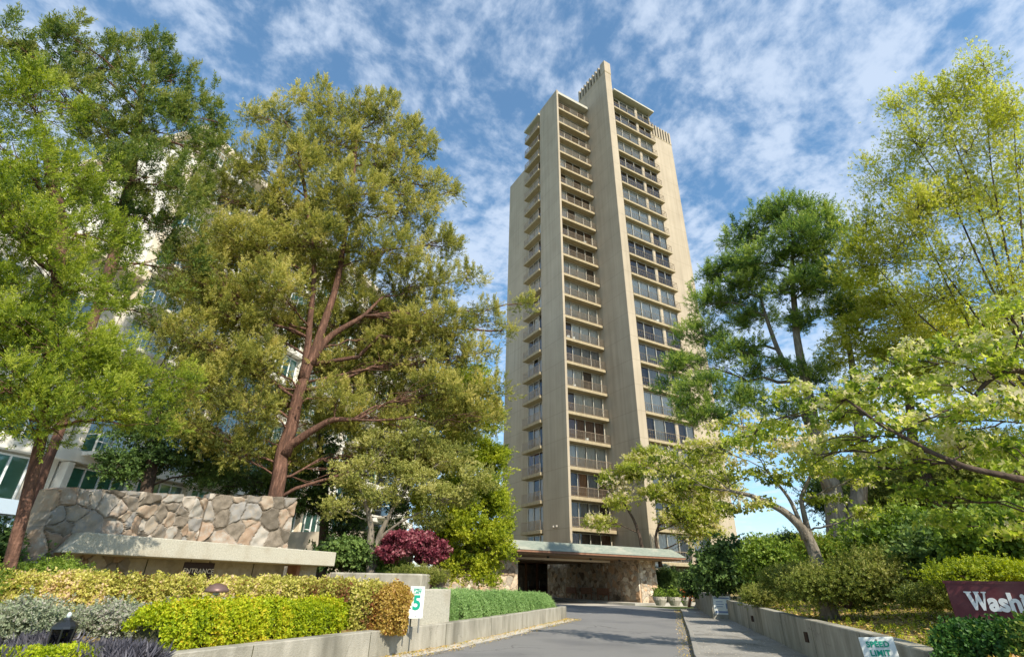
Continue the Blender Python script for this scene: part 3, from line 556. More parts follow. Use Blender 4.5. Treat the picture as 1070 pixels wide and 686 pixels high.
# ground of the beds
def bed(name, path, side, z0, slope, m, dist=(0.12,.8,1.6,3,5,8,13,20,32,60), zmax=2.2):
    P=np.array(path,float); n=len(P); V=[];Fc=[]
    # densify
    tt=np.linspace(0,n-1,(n-1)*6+1); P=np.stack([np.interp(tt,range(n),P[:,i]) for i in (0,1)],1); n=len(P)
    for i in range(n):
        t=P[min(i+1,n-1)]-P[max(i-1,0)]; t/=np.linalg.norm(t); nm=np.array([-t[1],t[0]])*side
        nm=nm*.35+np.array([.95,-.1] if side<0 else [-.95,.1])*.65; nm/=np.linalg.norm(nm)
        for d in dist:
            q=P[i]+nm*d; V.append((q[0],q[1],min(z0+slope*d,zmax)+(.06*math.sin(q[0]*1.7+q[1]*2.1)+.04*math.sin(q[0]*4+q[1]*3.1))*min(1,d)))
    k=len(dist)
    for i in range(n-1):
        for j in range(k-1):
            f=(i*k+j,i*k+j+1,(i+1)*k+j+1,(i+1)*k+j); Fc.append(f if side<0 else f[::-1])
    b=MB(); b.add(V,Fc); return tag(b.build(name,m,smooth=True),kind='structure')
bed('garden_bed', LWALL+[(1.2,28.5),(-1,33)], 1, .44, .012, M['soil'])
bed('planting_bed', RWALL+[(11.2,31.5),(13.3,38.9),(17,50)], -1, .72, .075, M['soil'], zmax=1.6)
# forecourt in the tower's frame
TA = R(29.5); TX, TY = 13.98, 53.30
def tw(u,v): return (TX+u*math.cos(TA)-v*math.sin(TA), TY+u*math.sin(TA)+v*math.cos(TA))
o = MB().prism([tw(-6.6,-5.9),tw(-6.6,9),tw(-9.8,9),tw(-9.8,-1),tw(-8.3,-6.3),tw(-6.6,-7.6),tw(-1,-8),tw(1.5,-4.8),tw(-1,-4.5)], -.04, .13).build('entrance_pavement', M['forecourt']); tag(o, kind='structure')
sheet('driveway_apron', [tw(-22,-7),tw(-9.85,-7),tw(-9.85,8.5),tw(-22,8.5)], .006, M['forecourt'])
# ================================================================== RETAINING WALLS
o = MB().ribbon(LWALL, .28, -.05, .5, 1).build('retaining_wall', M['wallcon'], bev=.015); lw_=tag(o,'low curved concrete wall holding the left garden bed with hedges above it','low wall')
o = MB().ribbon(RWALL, .26, -.05, [.9,.88,.87,.86,.85,.86,.87,.88], -1).build('retaining_wall', M['wallcon'], bev=.015); rw=tag(o,'long grey stained concrete wall along the right sidewalk','low wall')
o = MB().ribbon(RWALL2, .9, -.05, [1.12,1.1,1.06], -1).build('pier_wall', M['wallcon'], bev=.015); tag(o,'taller block of concrete wall with a railing on top at the far end of the sidewalk','low wall')
def wall_joints(wobj, path, zt, gap, side):
    P=np.array(path,float); seg=np.linalg.norm(np.diff(P,axis=0),axis=1); cum=np.concatenate([[0],np.cumsum(seg)]); b=MB()
    for t in np.arange(1.2,cum[-1]-.3,gap):
        x=np.interp(t,cum,P[:,0]); y=np.interp(t,cum,P[:,1]); k=min(np.searchsorted(cum,t)-1,len(P)-2); tg=(P[k+1]-P[k])/seg[k]; nm=np.array([-tg[1],tg[0]])*side
        a=np.array([x,y])-nm*.003; c=a+nm*.03; d=tg*.007
        b.prism([a-d,a+d,c+d,c-d] if side>0 else [a+d,a-d,c-d,c+d],.0,zt-.012)
    o=b.build('joint_lines',M['hcore'],wobj); return o
wall_joints(lw_,LWALL,.5,2.9,1); wall_joints(rw,RWALL,.86,3.1,-1)
for (x,y,z,zs) in ((6.72,13.0,.5,.2),(8.55,19.95,.48,.18)):  # dark vent plaques on the wall face, with no lamp in them
    b=MB().box(-.05,.05,-.012,.012,-zs/2,zs/2); b.box(-.035,.035,-.016,-.012,-zs/2+.02,zs/2-.02); o=b.build('wall_vent_plate',M['signdark']); o.location=(x-.03,y,z); o.rotation_euler=(0,0,R(-75))
    tag(o,'small dark recessed plate in the right wall, '+('nearer one beside the speed sign' if y<15 else 'farther one towards the pier'),'wall vent','recessed plates in the right wall')
# railing on the pier wall
e=empty('handrail','thin grey metal rail on top of the concrete pier wall','railing',(9.9,27.0,1.1))
b=MB(); 
for p in ((0,0),(.62,.12)): MB().tube([(p[0],p[1],-.02),(p[0],p[1],.38)],.022,6).build('post',M['steel'],e)
for p in ((.3,2.4),(1.1,5.2)): MB().tube([(p[0],p[1],-.02),(p[0],p[1],.38)],.022,6).build('post',M['steel'],e)
MB().tube([(-.15,0,.38),(.62,.12,.38),(1.1,.2,.38)],.025,6).build('top_rail',M['steel'],e); MB().tube([(0,0,.38),(.3,2.4,.38),(1.1,5.2,.38)],.025,6).build('top_rail',M['steel'],e)
# garden walls on the left
PW=[(-2.28,13.5),(-1.5,15.35)]
o=MB().ribbon(PW,.55,.4,1.26,1).build('concrete_pier',M['palecon'],bev=.015); tag(o,'square concrete pier behind the speed sign at the end of the left hedge','pier')
# ================================================================== APARTMENT TOWER
H=3.05; Z0=6.32
T=empty('apartment_tower','tall tan concrete apartment tower with stacked balconies','tower',(TX,TY,0),TA)
def part(name,m,*boxes,bev=0):
    b=MB(); [b.box(*q) for q in boxes]; return b.build(name,m,T,bev=bev)
part('body', M['dark'], (-5.2,-.2,6.75,18),(-.2,10.5,1.5,16)) if False else None
b=MB(); b.box(-5.35,.4,5.75,13.3,0,70.2); b.box(-5.25,.38,13.25,19.5,0,62.8); b.box(.35,9.3,.95,16,0,70.2); b.box(9.2,11.2,1.7,16,0,70.2); b.box(11.1,14.3,1.6,12,0,66.5); b.build('core',M['dark'],T)
# shear shafts
part('shaft',M['tower'],(0,1.23,0,6.9,0,74.7),bev=.03)
part('shaft',M['tower'],(-6.4,-6.1,4.45,9.3,0,70.9),(-6.1,-5.85,5.4,9.3,0,70.9))
part('shaft',M['tower'],(-5.7,-5.3,13.4,20.0,0,63.3))
part('shaft',M['tower'],(9.35,14.6,1.1,9,0,67.4),bev=.03)
def louvre(x0,x1,y0,y1,z0,z1,n,axis):
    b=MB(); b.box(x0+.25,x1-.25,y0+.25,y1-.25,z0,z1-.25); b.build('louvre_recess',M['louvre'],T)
    c=MB(); 
    L_=(y1-y0) if axis=='y' else (x1-x0)
    for k in range(n+1):
        a=(y0 if axis=='y' else x0)+k*(L_-.32)/n
        if axis=='y': c.box(x0,x1,a,a+.32,z0,z1)
        else: c.box(a,a+.32,y0,y1,z0,z1)
    c.build('louvre_fins',M['tower'],T)
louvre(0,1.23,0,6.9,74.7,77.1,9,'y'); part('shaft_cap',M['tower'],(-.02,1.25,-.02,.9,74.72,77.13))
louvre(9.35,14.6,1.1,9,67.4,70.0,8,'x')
part('band',M['slab'],(-.02,1.26,-.03,6.92,74.5,74.68),(9.33,14.62,1.07,9.02,67.2,67.38))
# roofs
part('roof_slab',M['roofedge'],(-6.35,-.02,4.55,9,70.35,70.85)); part('roof_slab',M['roofedge'],(1.25,9.7,-.35,9,70.7,71.0))
part('roof_slab',M['roofedge'],(-6.75,-5.4,9.25,13.7,69.9,70.3)); part('roof_parapet',M['tower'],(1.25,8.9,1.3,9,71.0,71.4))
# floor slabs, balconies, windows
def slabmesh(x0,x1,y0,y1,z0,z1): return MB().box(x0,x1,y0,y1,z0,z1).mesh('balcony_slab',M['slab'],bev=.03)
def railmesh(pts,h=1.0,step=.13,flat=.014):
    b=MB()
    for (a,c) in zip(pts[:-1],pts[1:]):
        a=np.array(a,float);c=np.array(c,float);l=np.linalg.norm(c-a);n=max(1,int(l/step))
        t=(c-a)/l; s=np.array([-t[1],t[0]])
        for zz,r in ((h,.03),(.10,.018),(h*.52,.010)): b.tube([(*a,zz),(*c,zz)],r,4)
        for k in range(n+1):
            p=a+(c-a)*k/n; r=.034 if k%8==0 else .020; b.tube([(*p,0),(*p,h)],r,3,cap=False)
    return b.mesh('railing',M['rail'])
def winmesh(w_,h_,n,m):     # local: x along the facade, y into the building
    f=MB(); t=.055
    f.box(0,w_,-.05,.05,0,t); f.box(0,w_,-.05,.05,h_-t,h_)
    for k in range(n+1):
        x=k*(w_-t)/n; f.box(x,x+t,-.06,.045,t,h_-t)
    return f.mesh('window',m)
def quad(name,w_,h_,m,y=0): return MB().add([(0,y,0),(w_,y,0),(w_,y,h_),(0,y,h_)],[(0,1,2,3)]).mesh(name,m)
WH=2.62
def window(fr,pn,cu,x,y,z,rz,w_,n,style):
    o=inst('window',fr,T,(x,y,z)); o.rotation_euler=(0,0,rz)
    p=inst('pane',pn,o,(0,.01,.02))
    # curtains: some panels drawn
    b={}
    for k in range(n):
        mi=style(k)
        if mi is None: continue
        b.setdefault(mi,MB()); x0=k*w_/n+.06; x1=(k+1)*w_/n-.02
        m_=8; vs=[];fs=[]
        for j in range(m_+1):
            xx=x0+(x1-x0)*j/m_; yy=.12+.03*math.sin(j*2.3+k); vs+=[(xx,yy,.03),(xx,yy,WH-.06)]
        fs=[(2*j,2*j+2,2*j+3,2*j+1) for j in range(m_)]; b[mi].add(vs,fs)
    for mi,mb_ in b.items(): mb_.build('curtain',curt[mi],o)
    return o
def styler(p_open,fixed=None):
    base=random.choice([0,0,1,1,2,3]) if fixed is None else fixed
    pat=[(None if random.random()<p_open else base) for _ in range(6)]
    return lambda k: pat[k]
fA=winmesh(4.95,WH,3,M['frame']); pA=quad('pane',4.95,WH-.04,M['glass']); fB=winmesh(2.75,WH,2,M['frame']); pB=quad('pane',2.75,WH-.04,M['glass'])
fC=winmesh(5.6,WH,4,M['frame']); pC=quad('pane',5.6,WH-.04,M['glass']); fD=winmesh(3.9,WH,3,M['frame']); pD=quad('pane',3.9,WH-.04,M['glass'])
sA=slabmesh(1.25,9.6,-.0,1.9,-.20,.12); rA=railmesh([(9.4,.95),(9.52,.08),(1.3,.06)],step=.34)
sC=slabmesh(-6.06,-.02,4.62,7.2,-.24,.12); rC=railmesh([(-6.0,4.7),(-.06,4.7)])
rCs=None
sD=slabmesh(-6.72,-5.2,9.34,13.55,-.24,.12); rD=railmesh([(-6.66,9.4),(-6.66,13.48),(-5.75,13.48)])
styA={19:(.9,2),18:(0,0),17:(0,0),16:(1,2),15:(.9,2),14:(0,0),13:(0,1),12:(0,1),11:(1,2),10:(1,2),9:(0,1),8:(0,1),7:(.8,2),6:(.4,2),5:(.4,2),4:(.0,1),3:(.5,0),2:(0,0)}
for k in range(-1,22):
    z=Z0+H*k
    # right facade
    if k<21:
        s=inst('balcony',sA,T,(0,0,z)); inst('railing',rA,s,(0,0,.12))
        po,bc=styA.get(k-0,(.3,random.choice([0,1,2])))
        fx=bc if po<1 else None
        window(fA,pA,None,1.25,.58,z+.12,0,4.95,3,styler(po,fx))
        window(fB,pB,None,6.6,.58,z+.12,0,2.6,2,styler(min(1,po+.1),fx))
    if k<21:
        s=inst('balcony',sC,T,(0,0,z)); inst('railing',rC,s,(0,0,.12))
        st=styler(.3,random.choice([3,0,2,0,0,1])); 
        if k==1: st=lambda q:[None,4,2,3][q]
        window(fC,pC,None,-5.85,5.5,z+.12,0,5.6,4,st)
        s=inst('balcony',sD,T,(0,0,z)); inst('railing',rD,s,(0,0,.12))
        window(fD,pD,None,-5.85,13.35,z+.12,R(-90),3.9,3,styler(.35,random.choice([0,2,3,0,1])))
b=MB(); b.box(6.2,6.6,.46,.95,0,70.6); b.box(9.2,9.36,.5,1.15,0,70.6); b.build('pier',M['tower'],T)
part('balcony_back_wall',M['tower'],(-.25,0,5.42,6.9,0,70.3))
for i,v in enumerate((6.6,7.2)):
    p=tw(-6.5,v); e=empty('flood_light','small pale flood light on the tower wall above the canopy, '+('left' if i else 'right')+' one of the pair','lamp',(p[0],p[1],6.5),TA,'flood lights on the tower wall')
    MB().lathe([(.05,0),(.12,.05),(.13,.2),(.11,.22)],n=12).build('shade',M['planter'],e); MB().tube([(.15,0,.05),(0,0,.05)],.03,6).build('bracket',M['steel'],e)
# planters / chairs on a few balconies read as pale dots
for (u,v,k) in ((-5.4,5.0,7),(-4.6,5.0,7),(-4.7,5.1,5),(-3.2,5.1,3),(-1.2,5.0,19),(-4.9,5.0,14),(-2.0,5.0,12),(5.2,.4,8)):
    p=tw(u,v); o=MB().lathe([(.12,0),(.2,.1),(.24,.38),(.26,.4),(.22,.41)],n=12).build('flower_pot',M['signwhite'] if k!=14 else M['planter']); o.location=(p[0],p[1],Z0+H*k+.13)
    tag(o,'pale flower pot standing on a balcony of the apartment tower','flower pot','flower pots on the tower balconies')
# ================================================================== ENTRANCE PAVILION
E_=empty('entrance_canopy','low flat porte-cochere roof with green copper edge in front of the tower','canopy',(TX,TY,0),TA)
b=MB(); V0=-7.5
# tapered fascia: bevelled lip
def fasc(m,name,x0,x1,y0,y1,zb,zt,lip):
    b=MB(); b.add([(x0,y0,zb+.28),(x1,y0,zb+.28),(x1,y1,zb+.28),(x0,y1,zb+.28),(x0+lip,y0+lip,zt),(x1-lip*2.6,y0+lip,zt),(x1-lip*2.6,y1-lip,zt),(x0+lip,y1-lip,zt)],[(4,5,6,7),(0,1,5,4),(1,2,6,5),(2,3,7,6),(3,0,4,7)]); return b.build(name,m,E_)
fasc(M['copper'],'roof_edge',-26,-3.4,V0,4.4,3.14,4.02,.45)
MB().box(-25.95,-3.45,V0+.04,4.3,3.28,3.42).build('trim',M['trimwood'],E_); MB().box(-25.9,-3.9,V0+.25,4.2,3.18,3.3).build('soffit',M['soffit'],E_)
MB().box(-20,-7.2,-2.8,9.5,3.02,3.17).build('soffit_step',M['soffit'],E_); MB().box(-17.5,-7.6,-2.84,-2.80,3.0,3.16).build('edge_strip',M['cream'],E_)
for x in []: MB().box(x,x+.04,V0+.0,V0+.16,3.42,3.7).build('seam',M['copper'],E_)
for x in (-15.5,-11.5,-8.6):
    MB().lathe([(.10,0),(.10,.12),(.07,.13)],(x,-5.2,3.04),12).build('downlight',M['black'],E_)
o=relief_wall('stone_wall',M['sf2'],tw(-6.83,-5.4),tw(-6.83,8.7),.36,0,3.35,3.35,.36,.045,.08,1); tag(o,'long rubble stone wall under the copper edged canopy behind the benches','stone wall')
o=relief_wall('stone_return_wall',M['sf2'],tw(-6.75,-5.43),tw(-4.75,-5.2),.4,0,3.2,3.2,.36,.045,.07,-1); tag(o,'short rubble stone wall turning the right corner under the canopy','stone wall')
o=relief_wall('stone_wall',M['sf2'],tw(-24.5,-5.9),tw(-18.55,-5.9),.5,0,3.3,3.3,.42,.045,.07,-1); tag(o,'rubble stone wall left of the dark entrance doors under the canopy','stone wall')
# doors at the back of the drive-through
D_=empty('entrance_doors','dark bronze framed glass entrance doors under the canopy','doors',(*tw(-14.8,4.6),0),TA)
MB().box(-4.2,5.9,.35,.6,0,3.4).build('back_panel',M['dark'],D_)
for k in range(8):
    x=-3.9+k*1.22
    f=MB(); f.box(x,x+.07,0,.08,.02,3.1); f.box(x+1.06,x+1.13,0,.08,.02,3.1); f.box(x+.07,x+1.06,0,.08,.02,.14); f.box(x+.07,x+1.06,0,.08,2.96,3.1); d=f.build('door',M['bronze'],D_)
    MB().box(x+.07,x+1.06,.03,.045,.14,2.96).build('pane',M['doorglass'],d); MB().tube([(x+.16,-.06,.9),(x+.16,-.06,1.5)],.018,6).build('handle',M['steel'],d)
# benches
def bench(p,rz,label):
    e=empty('bench',label,'bench',(*p,.13),rz,'benches against the stone wall')
    b=MB(); [b.box(-.75,.75,-.42+i*.1,-.34+i*.1,.42,.45) for i in range(5)]; b.build('seat',M['teak'],e)
    b=MB(); [b.box(-.75+i*.115,-.69+i*.115,.06,.09,.5,.85) for i in range(14)]; b.box(-.78,.78,.05,.1,.85,.93); b.box(-.78,.78,.05,.1,.46,.5); b.build('backrest',M['teak'],e)
    for sx in (-.75,.69):
        MB().box(sx,sx+.06,-.42,-.36,0,.62).build('leg',M['teak'],e); MB().box(sx,sx+.06,.04,.1,0,.9).build('leg',M['teak'],e); MB().box(sx-.01,sx+.07,-.44,.1,.62,.66).build('armrest',M['teak'],e)
for i,(v,l) in enumerate(((-1.2,'brown wooden bench by the stone wall, right one of the three'),(1.1,'brown wooden bench by the stone wall, middle one of the three'),(3.4,'brown wooden bench by the stone wall, left one of the three'))): bench(tw(-7.15,v),TA+R(90),l)
# planters right of the canopy
for i,(x,y,r,l) in enumerate(((690,629.5,.5,'round concrete planter with leafy plants nearest the stone wall'),(705,630,.5,'round concrete planter with leafy plants, middle one beside the canopy'),(718,631,.45,'round concrete planter with orange flowers at the railing'))):
    p=at(x,y,42.5+i*.4); e=empty('planter',l,'planter',(p[0],p[1],.1),0,'planters right of the canopy')
    MB().lathe([(r*.6,0),(r*.95,.35),(r,.55),(r*.9,.56),(r*.85,.48)],n=18).build('bowl',M['planter'],e)
    n=260; q=rng.normal(size=(n,3))*np.array([r*.45,r*.45,.18])+np.array([0,0,.68]); leaves('plant',q,rng.normal(size=(n,3))+[0,0,1],.16,'leaf',LF['flower' if i==2 else 'bright'],e,np.full(n,.55 if i<2 else .5)+rng.normal(0,.25 if i==2 else .1,n))
# trellis screen and post
e=empty('trellis_fence','slatted garden fence with climbing plants right of the stone wall','fence',(*tw(-4.3,-2.6),.0),TA-R(8))
b=MB(); [b.box(.1+i*.2,.16+i*.2,0,.03,.3,2.1) for i in range(14)]; b.box(.05,3.0,.03,.06,.5,.58); b.box(.05,3.0,.03,.06,1.85,1.93); b.build('slat_panel',M['planter'],e); MB().box(-.06,.06,-.03,.09,0,2.3).build('post',M['planter'],e); MB().box(2.95,3.09,-.03,.11,0,2.3).build('post',M['planter'],e)
n=1500; q=np.stack([rng.uniform(.1,3.0,n),rng.normal(-.05,.16,n),rng.uniform(.3,2.5,n)],1); leaves('climber',q,rng.normal(size=(n,3))+[0,-.5,.5],.2,'leaf',LF['dark'],e,.65+rng.normal(0,.15,n))
p=tw(-1.2,-2.9); o=MB().box(-.3,.3,-.3,.3,0,3.0).build('gate_post',M['cream'],bev=.03); o.location=(p[0],p[1],0); o.rotation_euler=(0,0,TA); tag(o,'tan square post beside the slatted fence right of the canopy','post')
o=MB().box(-4.6,-.4,-2.3,-1.9,2.75,3.15).build('garden_beam',M['white']); o.location=(TX,TY,0); o.rotation_euler=(0,0,TA); tag(o,'pale concrete beam over the slatted fence','beam')
e=empty('barrier_board','leaning timber barrier with pale stripe at the end of the sidewalk','barrier',(12.6,38.9,.1),R(20))
MB().add([(-.3,-.05,0),(-.12,-.05,0),(.32,-.05,1.35),(.16,-.05,1.35),(-.3,.05,0),(-.12,.05,0),(.32,.05,1.35),(.16,.05,1.35)],[(0,1,2,3),(7,6,5,4),(0,4,5,1),(1,5,6,2),(2,6,7,3),(3,7,4,0)]).build('board',M['trimwood'],e); MB().box(.1,.3,-.3,.3,0,.08).build('foot',M['planter'],e)
M['mint']=mat('mint_blind',(.46,.62,.56),(.62,.78,.71),2,streak=(1,1,.2))
# ================================================================== WHITE APARTMENT BLOCK ON THE LEFT
FA=np.array([math.sin(R(18)),math.cos(R(18))]); FN=np.array([-FA[1],FA[0]])*30
B=empty('apartment_block','long white apartment block with green glass windows behind the left trees','building',(FN[0],FN[1],0),math.atan2(FA[1],FA[0]))
# local x runs along the facade away from the camera, local y is away from it
FL=2.95; g0=4.3
MB().box(2,18.2,.6,14,0,17.6).build('wing',M['white'],B); MB().box(18.3,56,.6,16,0,30.1).build('body',M['white'],B)
MB().box(18.0,56.3,-.5,16.3,30.1,30.7).build('roof_cornice',M['cream'],B); MB().box(1.8,18.25,-.3,14.2,17.6,18.1).build('roof_cornice',M['cream'],B)
b=MB(); b.box(22,30,4,10,30.7,33); b.build('roof_house',M['white'],B)
bw=3.7; cnt=0
fw=MB(); fw.box(0,bw-.3,-.05,.04,0,.08); fw.box(0,bw-.3,-.05,.04,2.12,2.2)
for q in (0,.9,1.75,2.5,bw-.38): fw.box(q,q+.08,-.06,.03,.08,2.12)
fw.box(.98,1.75,-.04,.02,.72,.78); wfm=fw.mesh('window',M['whiteframe']); wpm=quad('pane',bw-.3,2.2,M['tealglass'])
bm=MB(); bm.box(0,bw*.9,-1.35,0,-.14,.06); balm=bm.mesh('balcony',M['white'],bev=.02)
rb=MB(); rb.tube([(.03,0,1),(.03,-1.3,1),(bw*.9-.03,-1.3,1),(bw*.9-.03,0,1)],.03,5); 
for q in np.arange(.03,bw*.9,.28): rb.tube([(q,-1.3,.05),(q,-1.3,1)],.012,3,cap=False)
rbm=rb.mesh('railing',M['whiteframe']); stuff=MB()
for k in range(9):
    z=g0+FL*k
    x0=2.3 if z<15 else 18.5
    MB().box(x0-.15,56.1,-.12,.58,z-.62,z-.02).build('spandrel',M['white'],B)
    j=0; x=x0
    while x<55.5-bw:
        if (x<18.2<x+bw): x=18.5; continue
        far = x>44
        if cnt<96 and not far:
            o=inst('window',wfm,B,(x+.1,.5,z)); inst('pane',wpm,o,(0,0,0)); cnt+=1
            inst('curtain',quad('curtain',random.choice([1.7,2.6,3.3]),2.1,M['mint'] if random.random()<.7 else curt[1]),o,(random.choice([.0,.05,.1]),.06,.05)) if random.random()<.9 else None
        else:
            stuff.box(x+.1,x+bw-.2,.5,.56,z,z+2.2)
        if j%2==0 and k>0: s=inst('balcony',balm,B,(x+.15,-.02,z-.12)); inst('railing',rbm,s)
        MB().box(x-.2,x+.1,-.05,.58,z,z+2.3).build('pier',M['cream'] if j%3==0 else M['white'],B) if not far else None
        x+=bw; j+=1
if stuff.v: tag(stuff.build('far_windows',M['tealglass'],B),kind='stuff')
MB().box(2.2,56,.45,.58,0,3.3).build('ground_floor_wall',M['cream'],B)
# podium with blue glazing
Pd=empty('glazed_podium','low pavilion with blue framed glazing at the foot of the white block','building',(FN[0]*.86,FN[1]*.86,0),math.atan2(FA[1],FA[0]))
MB().box(1,16.3,.4,3.8,0,3.5).build('body',M['dark'],Pd); MB().box(.8,16.6,-.15,3.9,3.5,4.05).build('roof_edge',M['blueframe'],Pd)
f=MB()
for q in np.arange(1,16.4,1.5): f.box(q,q+.09,.1,.24,0,3.5)
for zz in (.02,1.6,2.5,3.38): f.box(1,16.3,.12,.22,zz,zz+.1)
w_=f.build('window',M['blueframe'],Pd); MB().box(1,16.3,.25,.28,.1,3.4).build('pane',M['tealglass'],w_)
# cream building further along, seen low between the trunks
o=empty('cream_annex','low cream wall with a blue window between the tree trunks','building',(*azd(-18.5,44)[:2],0),R(-18)); MB().box(-4.5,5,0,5,0,4.6).build('wall',M['cream'],o)
f=MB(); f.box(-.2,2.0,-.06,.02,2.9,3.0); f.box(-.2,2.0,-.06,.02,4.1,4.2); [f.box(q,q+.1,-.06,.02,3.0,4.1) for q in (-.2,.85,1.9)]; f=f.build('window',M['whiteframe'],o); MB().box(-.1,1.9,-.03,-.01,3,4.1).build('pane',M['tealglass'],f)
# ================================================================== LEFT GARDEN STRUCTURES
A=azd(-37.8,18.5)[:2]; Bq=azd(-17.2,22.7)[:2]; dv=(Bq-A)/np.linalg.norm(Bq-A); nv=np.array([-dv[1],dv[0]])
S=empty('garden_shelter','low shelter with thick pale concrete slab roof behind the hedge','shelter',(*A,0),math.atan2(dv[1],dv[0])); Ls=np.linalg.norm(Bq-A)
b=MB(); b.add([(-.35,0,1.93),(Ls,0,1.86),(Ls,3,1.86),(-.35,3,1.93),(0,.0,2.45),(Ls,0,2.36),(Ls,3,2.36),(0,3,2.45)],[(0,3,2,1),(4,5,6,7),(0,1,5,4),(1,2,6,5),(2,3,7,6),(3,0,4,7)]); b.build('roof_slab',M['palecon'],S,bev=.02)
MB().box(-.3,Ls-.02,-.02,.0,1.86,1.9).build('edge_trim',M['trimwood'],S) if False else None
MB().box(.7,7.3,1.5,1.8,.2,1.9).build('wall',M['concrete'],S); MB().box(7.45,Ls-.1,.9,1.3,.2,1.86).build('wall',M['palecon'],S)
MB().box(7.3,7.44,.7,1.3,.2,1.9).build('post',M['trimwood'],S); [MB().box(x,x+.02,1.48,1.5,.4,1.88).build('joint',M['hcore'],S) for x in (2.4,4.4,6.0)]
# hanging ENTRANCE sign
q=A+dv*3.55+nv*.55
e=empty('entrance_sign','dark brown sign reading ENTRANCE hanging under the concrete slab roof','sign',(*q,1.58),math.atan2(dv[1],dv[0]))
MB().box(-.48,.48,-.03,.03,-.27,.25).build('board',M['signdark'],e,bev=.01); [MB().tube([(x,0,.25),(x,0,.36)],.012,5).build('hanger',M['signdark'],e) for x in (-.3,.3)]
text('lettering','ENTRANCE',.19,M['gold'],e,(0,-.034,0),(R(90),0,0),.003,.002)
# long low parapet right of the shelter
P1=azd(-17.5,22.6)[:2]; P2=azd(-8.6,21.2)[:2]
o=MB().ribbon([P1,P1*.5+P2*.5,P2],1.1,.3,1.66,1).build('parapet_wall',M['wallcon'],bev=.05); tag(o,'low grey concrete parapet with rain stains between the shelter and the red maple','low wall')
# rubble wall behind the shelter
SW=[azd(-40.6,18.7)[:2],azd(-35.5,19.9)[:2],azd(-29.5,22.6)[:2]]; SW2=[azd(-29.6,22.4)[:2],azd(-21.9,23.6)[:2]]
o=relief_wall('rubble_wall',M['sf1'],SW[0],SW[2],.6,.3,3.5,4.05,.43,.035,.11,-1,.05); tag(o,'dappled rubble stone wall of big pale boulders between the two left tree trunks','stone wall')
o=relief_wall('rubble_wall',M['sf1'],SW2[0],SW2[1],.6,.3,4.15,4.4,.55,.035,.11,-1,.02); tag(o,'higher rubble stone wall panel right behind the concrete slab roof under the golden fir','stone wall')
# ================================================================== SIGNS AND LAMPS
e=empty('speed_limit_sign','small white speed limit 5 sign with green numeral beside the concrete pier on the left','sign',(*azd(-8.9,13.15)[:2],.42),R(28))
MB().box(-.17,.17,-.008,.008,.28,.92).build('plate',M['signwhite'],e,bev=.004); MB().tube([(-.13,.02,0),(-.13,.02,.5)],.02,6).build('post',M['steel'],e); MB().tube([(.1,.02,0),(.1,.02,.5)],.02,6).build('post',M['steel'],e)
text('numeral','5',.40,M['signgreen'],e,(0,-.012,.58),(R(90),0,0),.003,.012); text('lettering','SPEED',.075,M['signgreen'],e,(0,-.012,.85),(R(90),0,0),.002,.002); text('lettering','LIMIT',.075,M['signgreen'],e,(0,-.012,.79),(R(90),0,0),.002,.002)
p=azd(32.7,8.9)
e=empty('speed_limit_sign','white speed limit 5 sign leaning in front of the right wall','sign',(p[0],p[1],.1),R(-30)); e.rotation_euler=(0,R(-4),R(-26))
MB().box(-.19,.19,-.008,.008,.28,.84).build('plate',M['signwhite'],e,bev=.004); MB().tube([(0,.03,0),(0,.03,.7)],.02,6).build('post',M['steel'],e)
text('lettering','SPEED',.088,M['signgreen'],e,(0,-.012,.76),(R(90),0,0),.002,.003,1.08); text('lettering','LIMIT',.088,M['signgreen'],e,(0,-.012,.665),(R(90),0,0),.002,.003,1.08); text('numeral','5',.42,M['signgreen'],e,(0,-.012,.45),(R(90),0,0),.003,.014)
q=at(749,628,28.3)
e=empty('notice_sign','square white notice with blue print on the concrete pier wall','sign',(10.06,26.62,.66),R(-15))
MB().box(-.37,.37,-.02,.0,-.38,.38).build('plate',M['signwhite'],e); b=MB(); b.box(-.34,.34,-.026,-.02,.26,.32); b.box(-.34,.34,-.026,-.02,-.32,-.24); b.box(.16,.26,-.026,-.02,-.14,.08); b.build('printed_bands',M['signblue'],e)
for i,(wd,zz) in enumerate(((.3,.14),(.34,.04),(.28,-.06))): MB().box(-.26,-.26+wd,-.025,-.02,zz-.015,zz+.015).build('printed_line',M['signblue'],e)
for sgn,zz,yy in ((bpy.data.objects['speed_limit_sign'],(.87,.33),-.009),(bpy.data.objects['speed_limit_sign.001'],(.81,.31),-.009)):
    for z_ in zz: MB().lathe([(0,0),(.014,.001),(.012,.006),(0,.008)],n=8).build('bolt',M['steel'],sgn).matrix_local = Matrix.Translation((0,yy,z_)) @ Matrix.Rotation(R(90),4,'X')
# maroon name board
pl=at(991,621,9.3)
e=empty('name_board','maroon board with pale lettering on posts above the boxwood hedge','sign',(pl[0],pl[1],1.5+.0),R(-47))
zb,zt=1.16-1.5,1.60-1.5
MB().box(0,2.6,-.03,.03,zb,zt).build('board',M['maroon'],e,bev=.01)
MB().box(.58,.7,.03,.13,-1.0,zt-.1).build('post',M['maroon'],e); MB().box(2.1,2.22,.03,.13,-1.0,zt-.1).build('post',M['maroon'],e); MB().box(-.012,2.612,-.036,.036,zt-.028,zt+.006).build('cap_strip',M['maroon'],e)
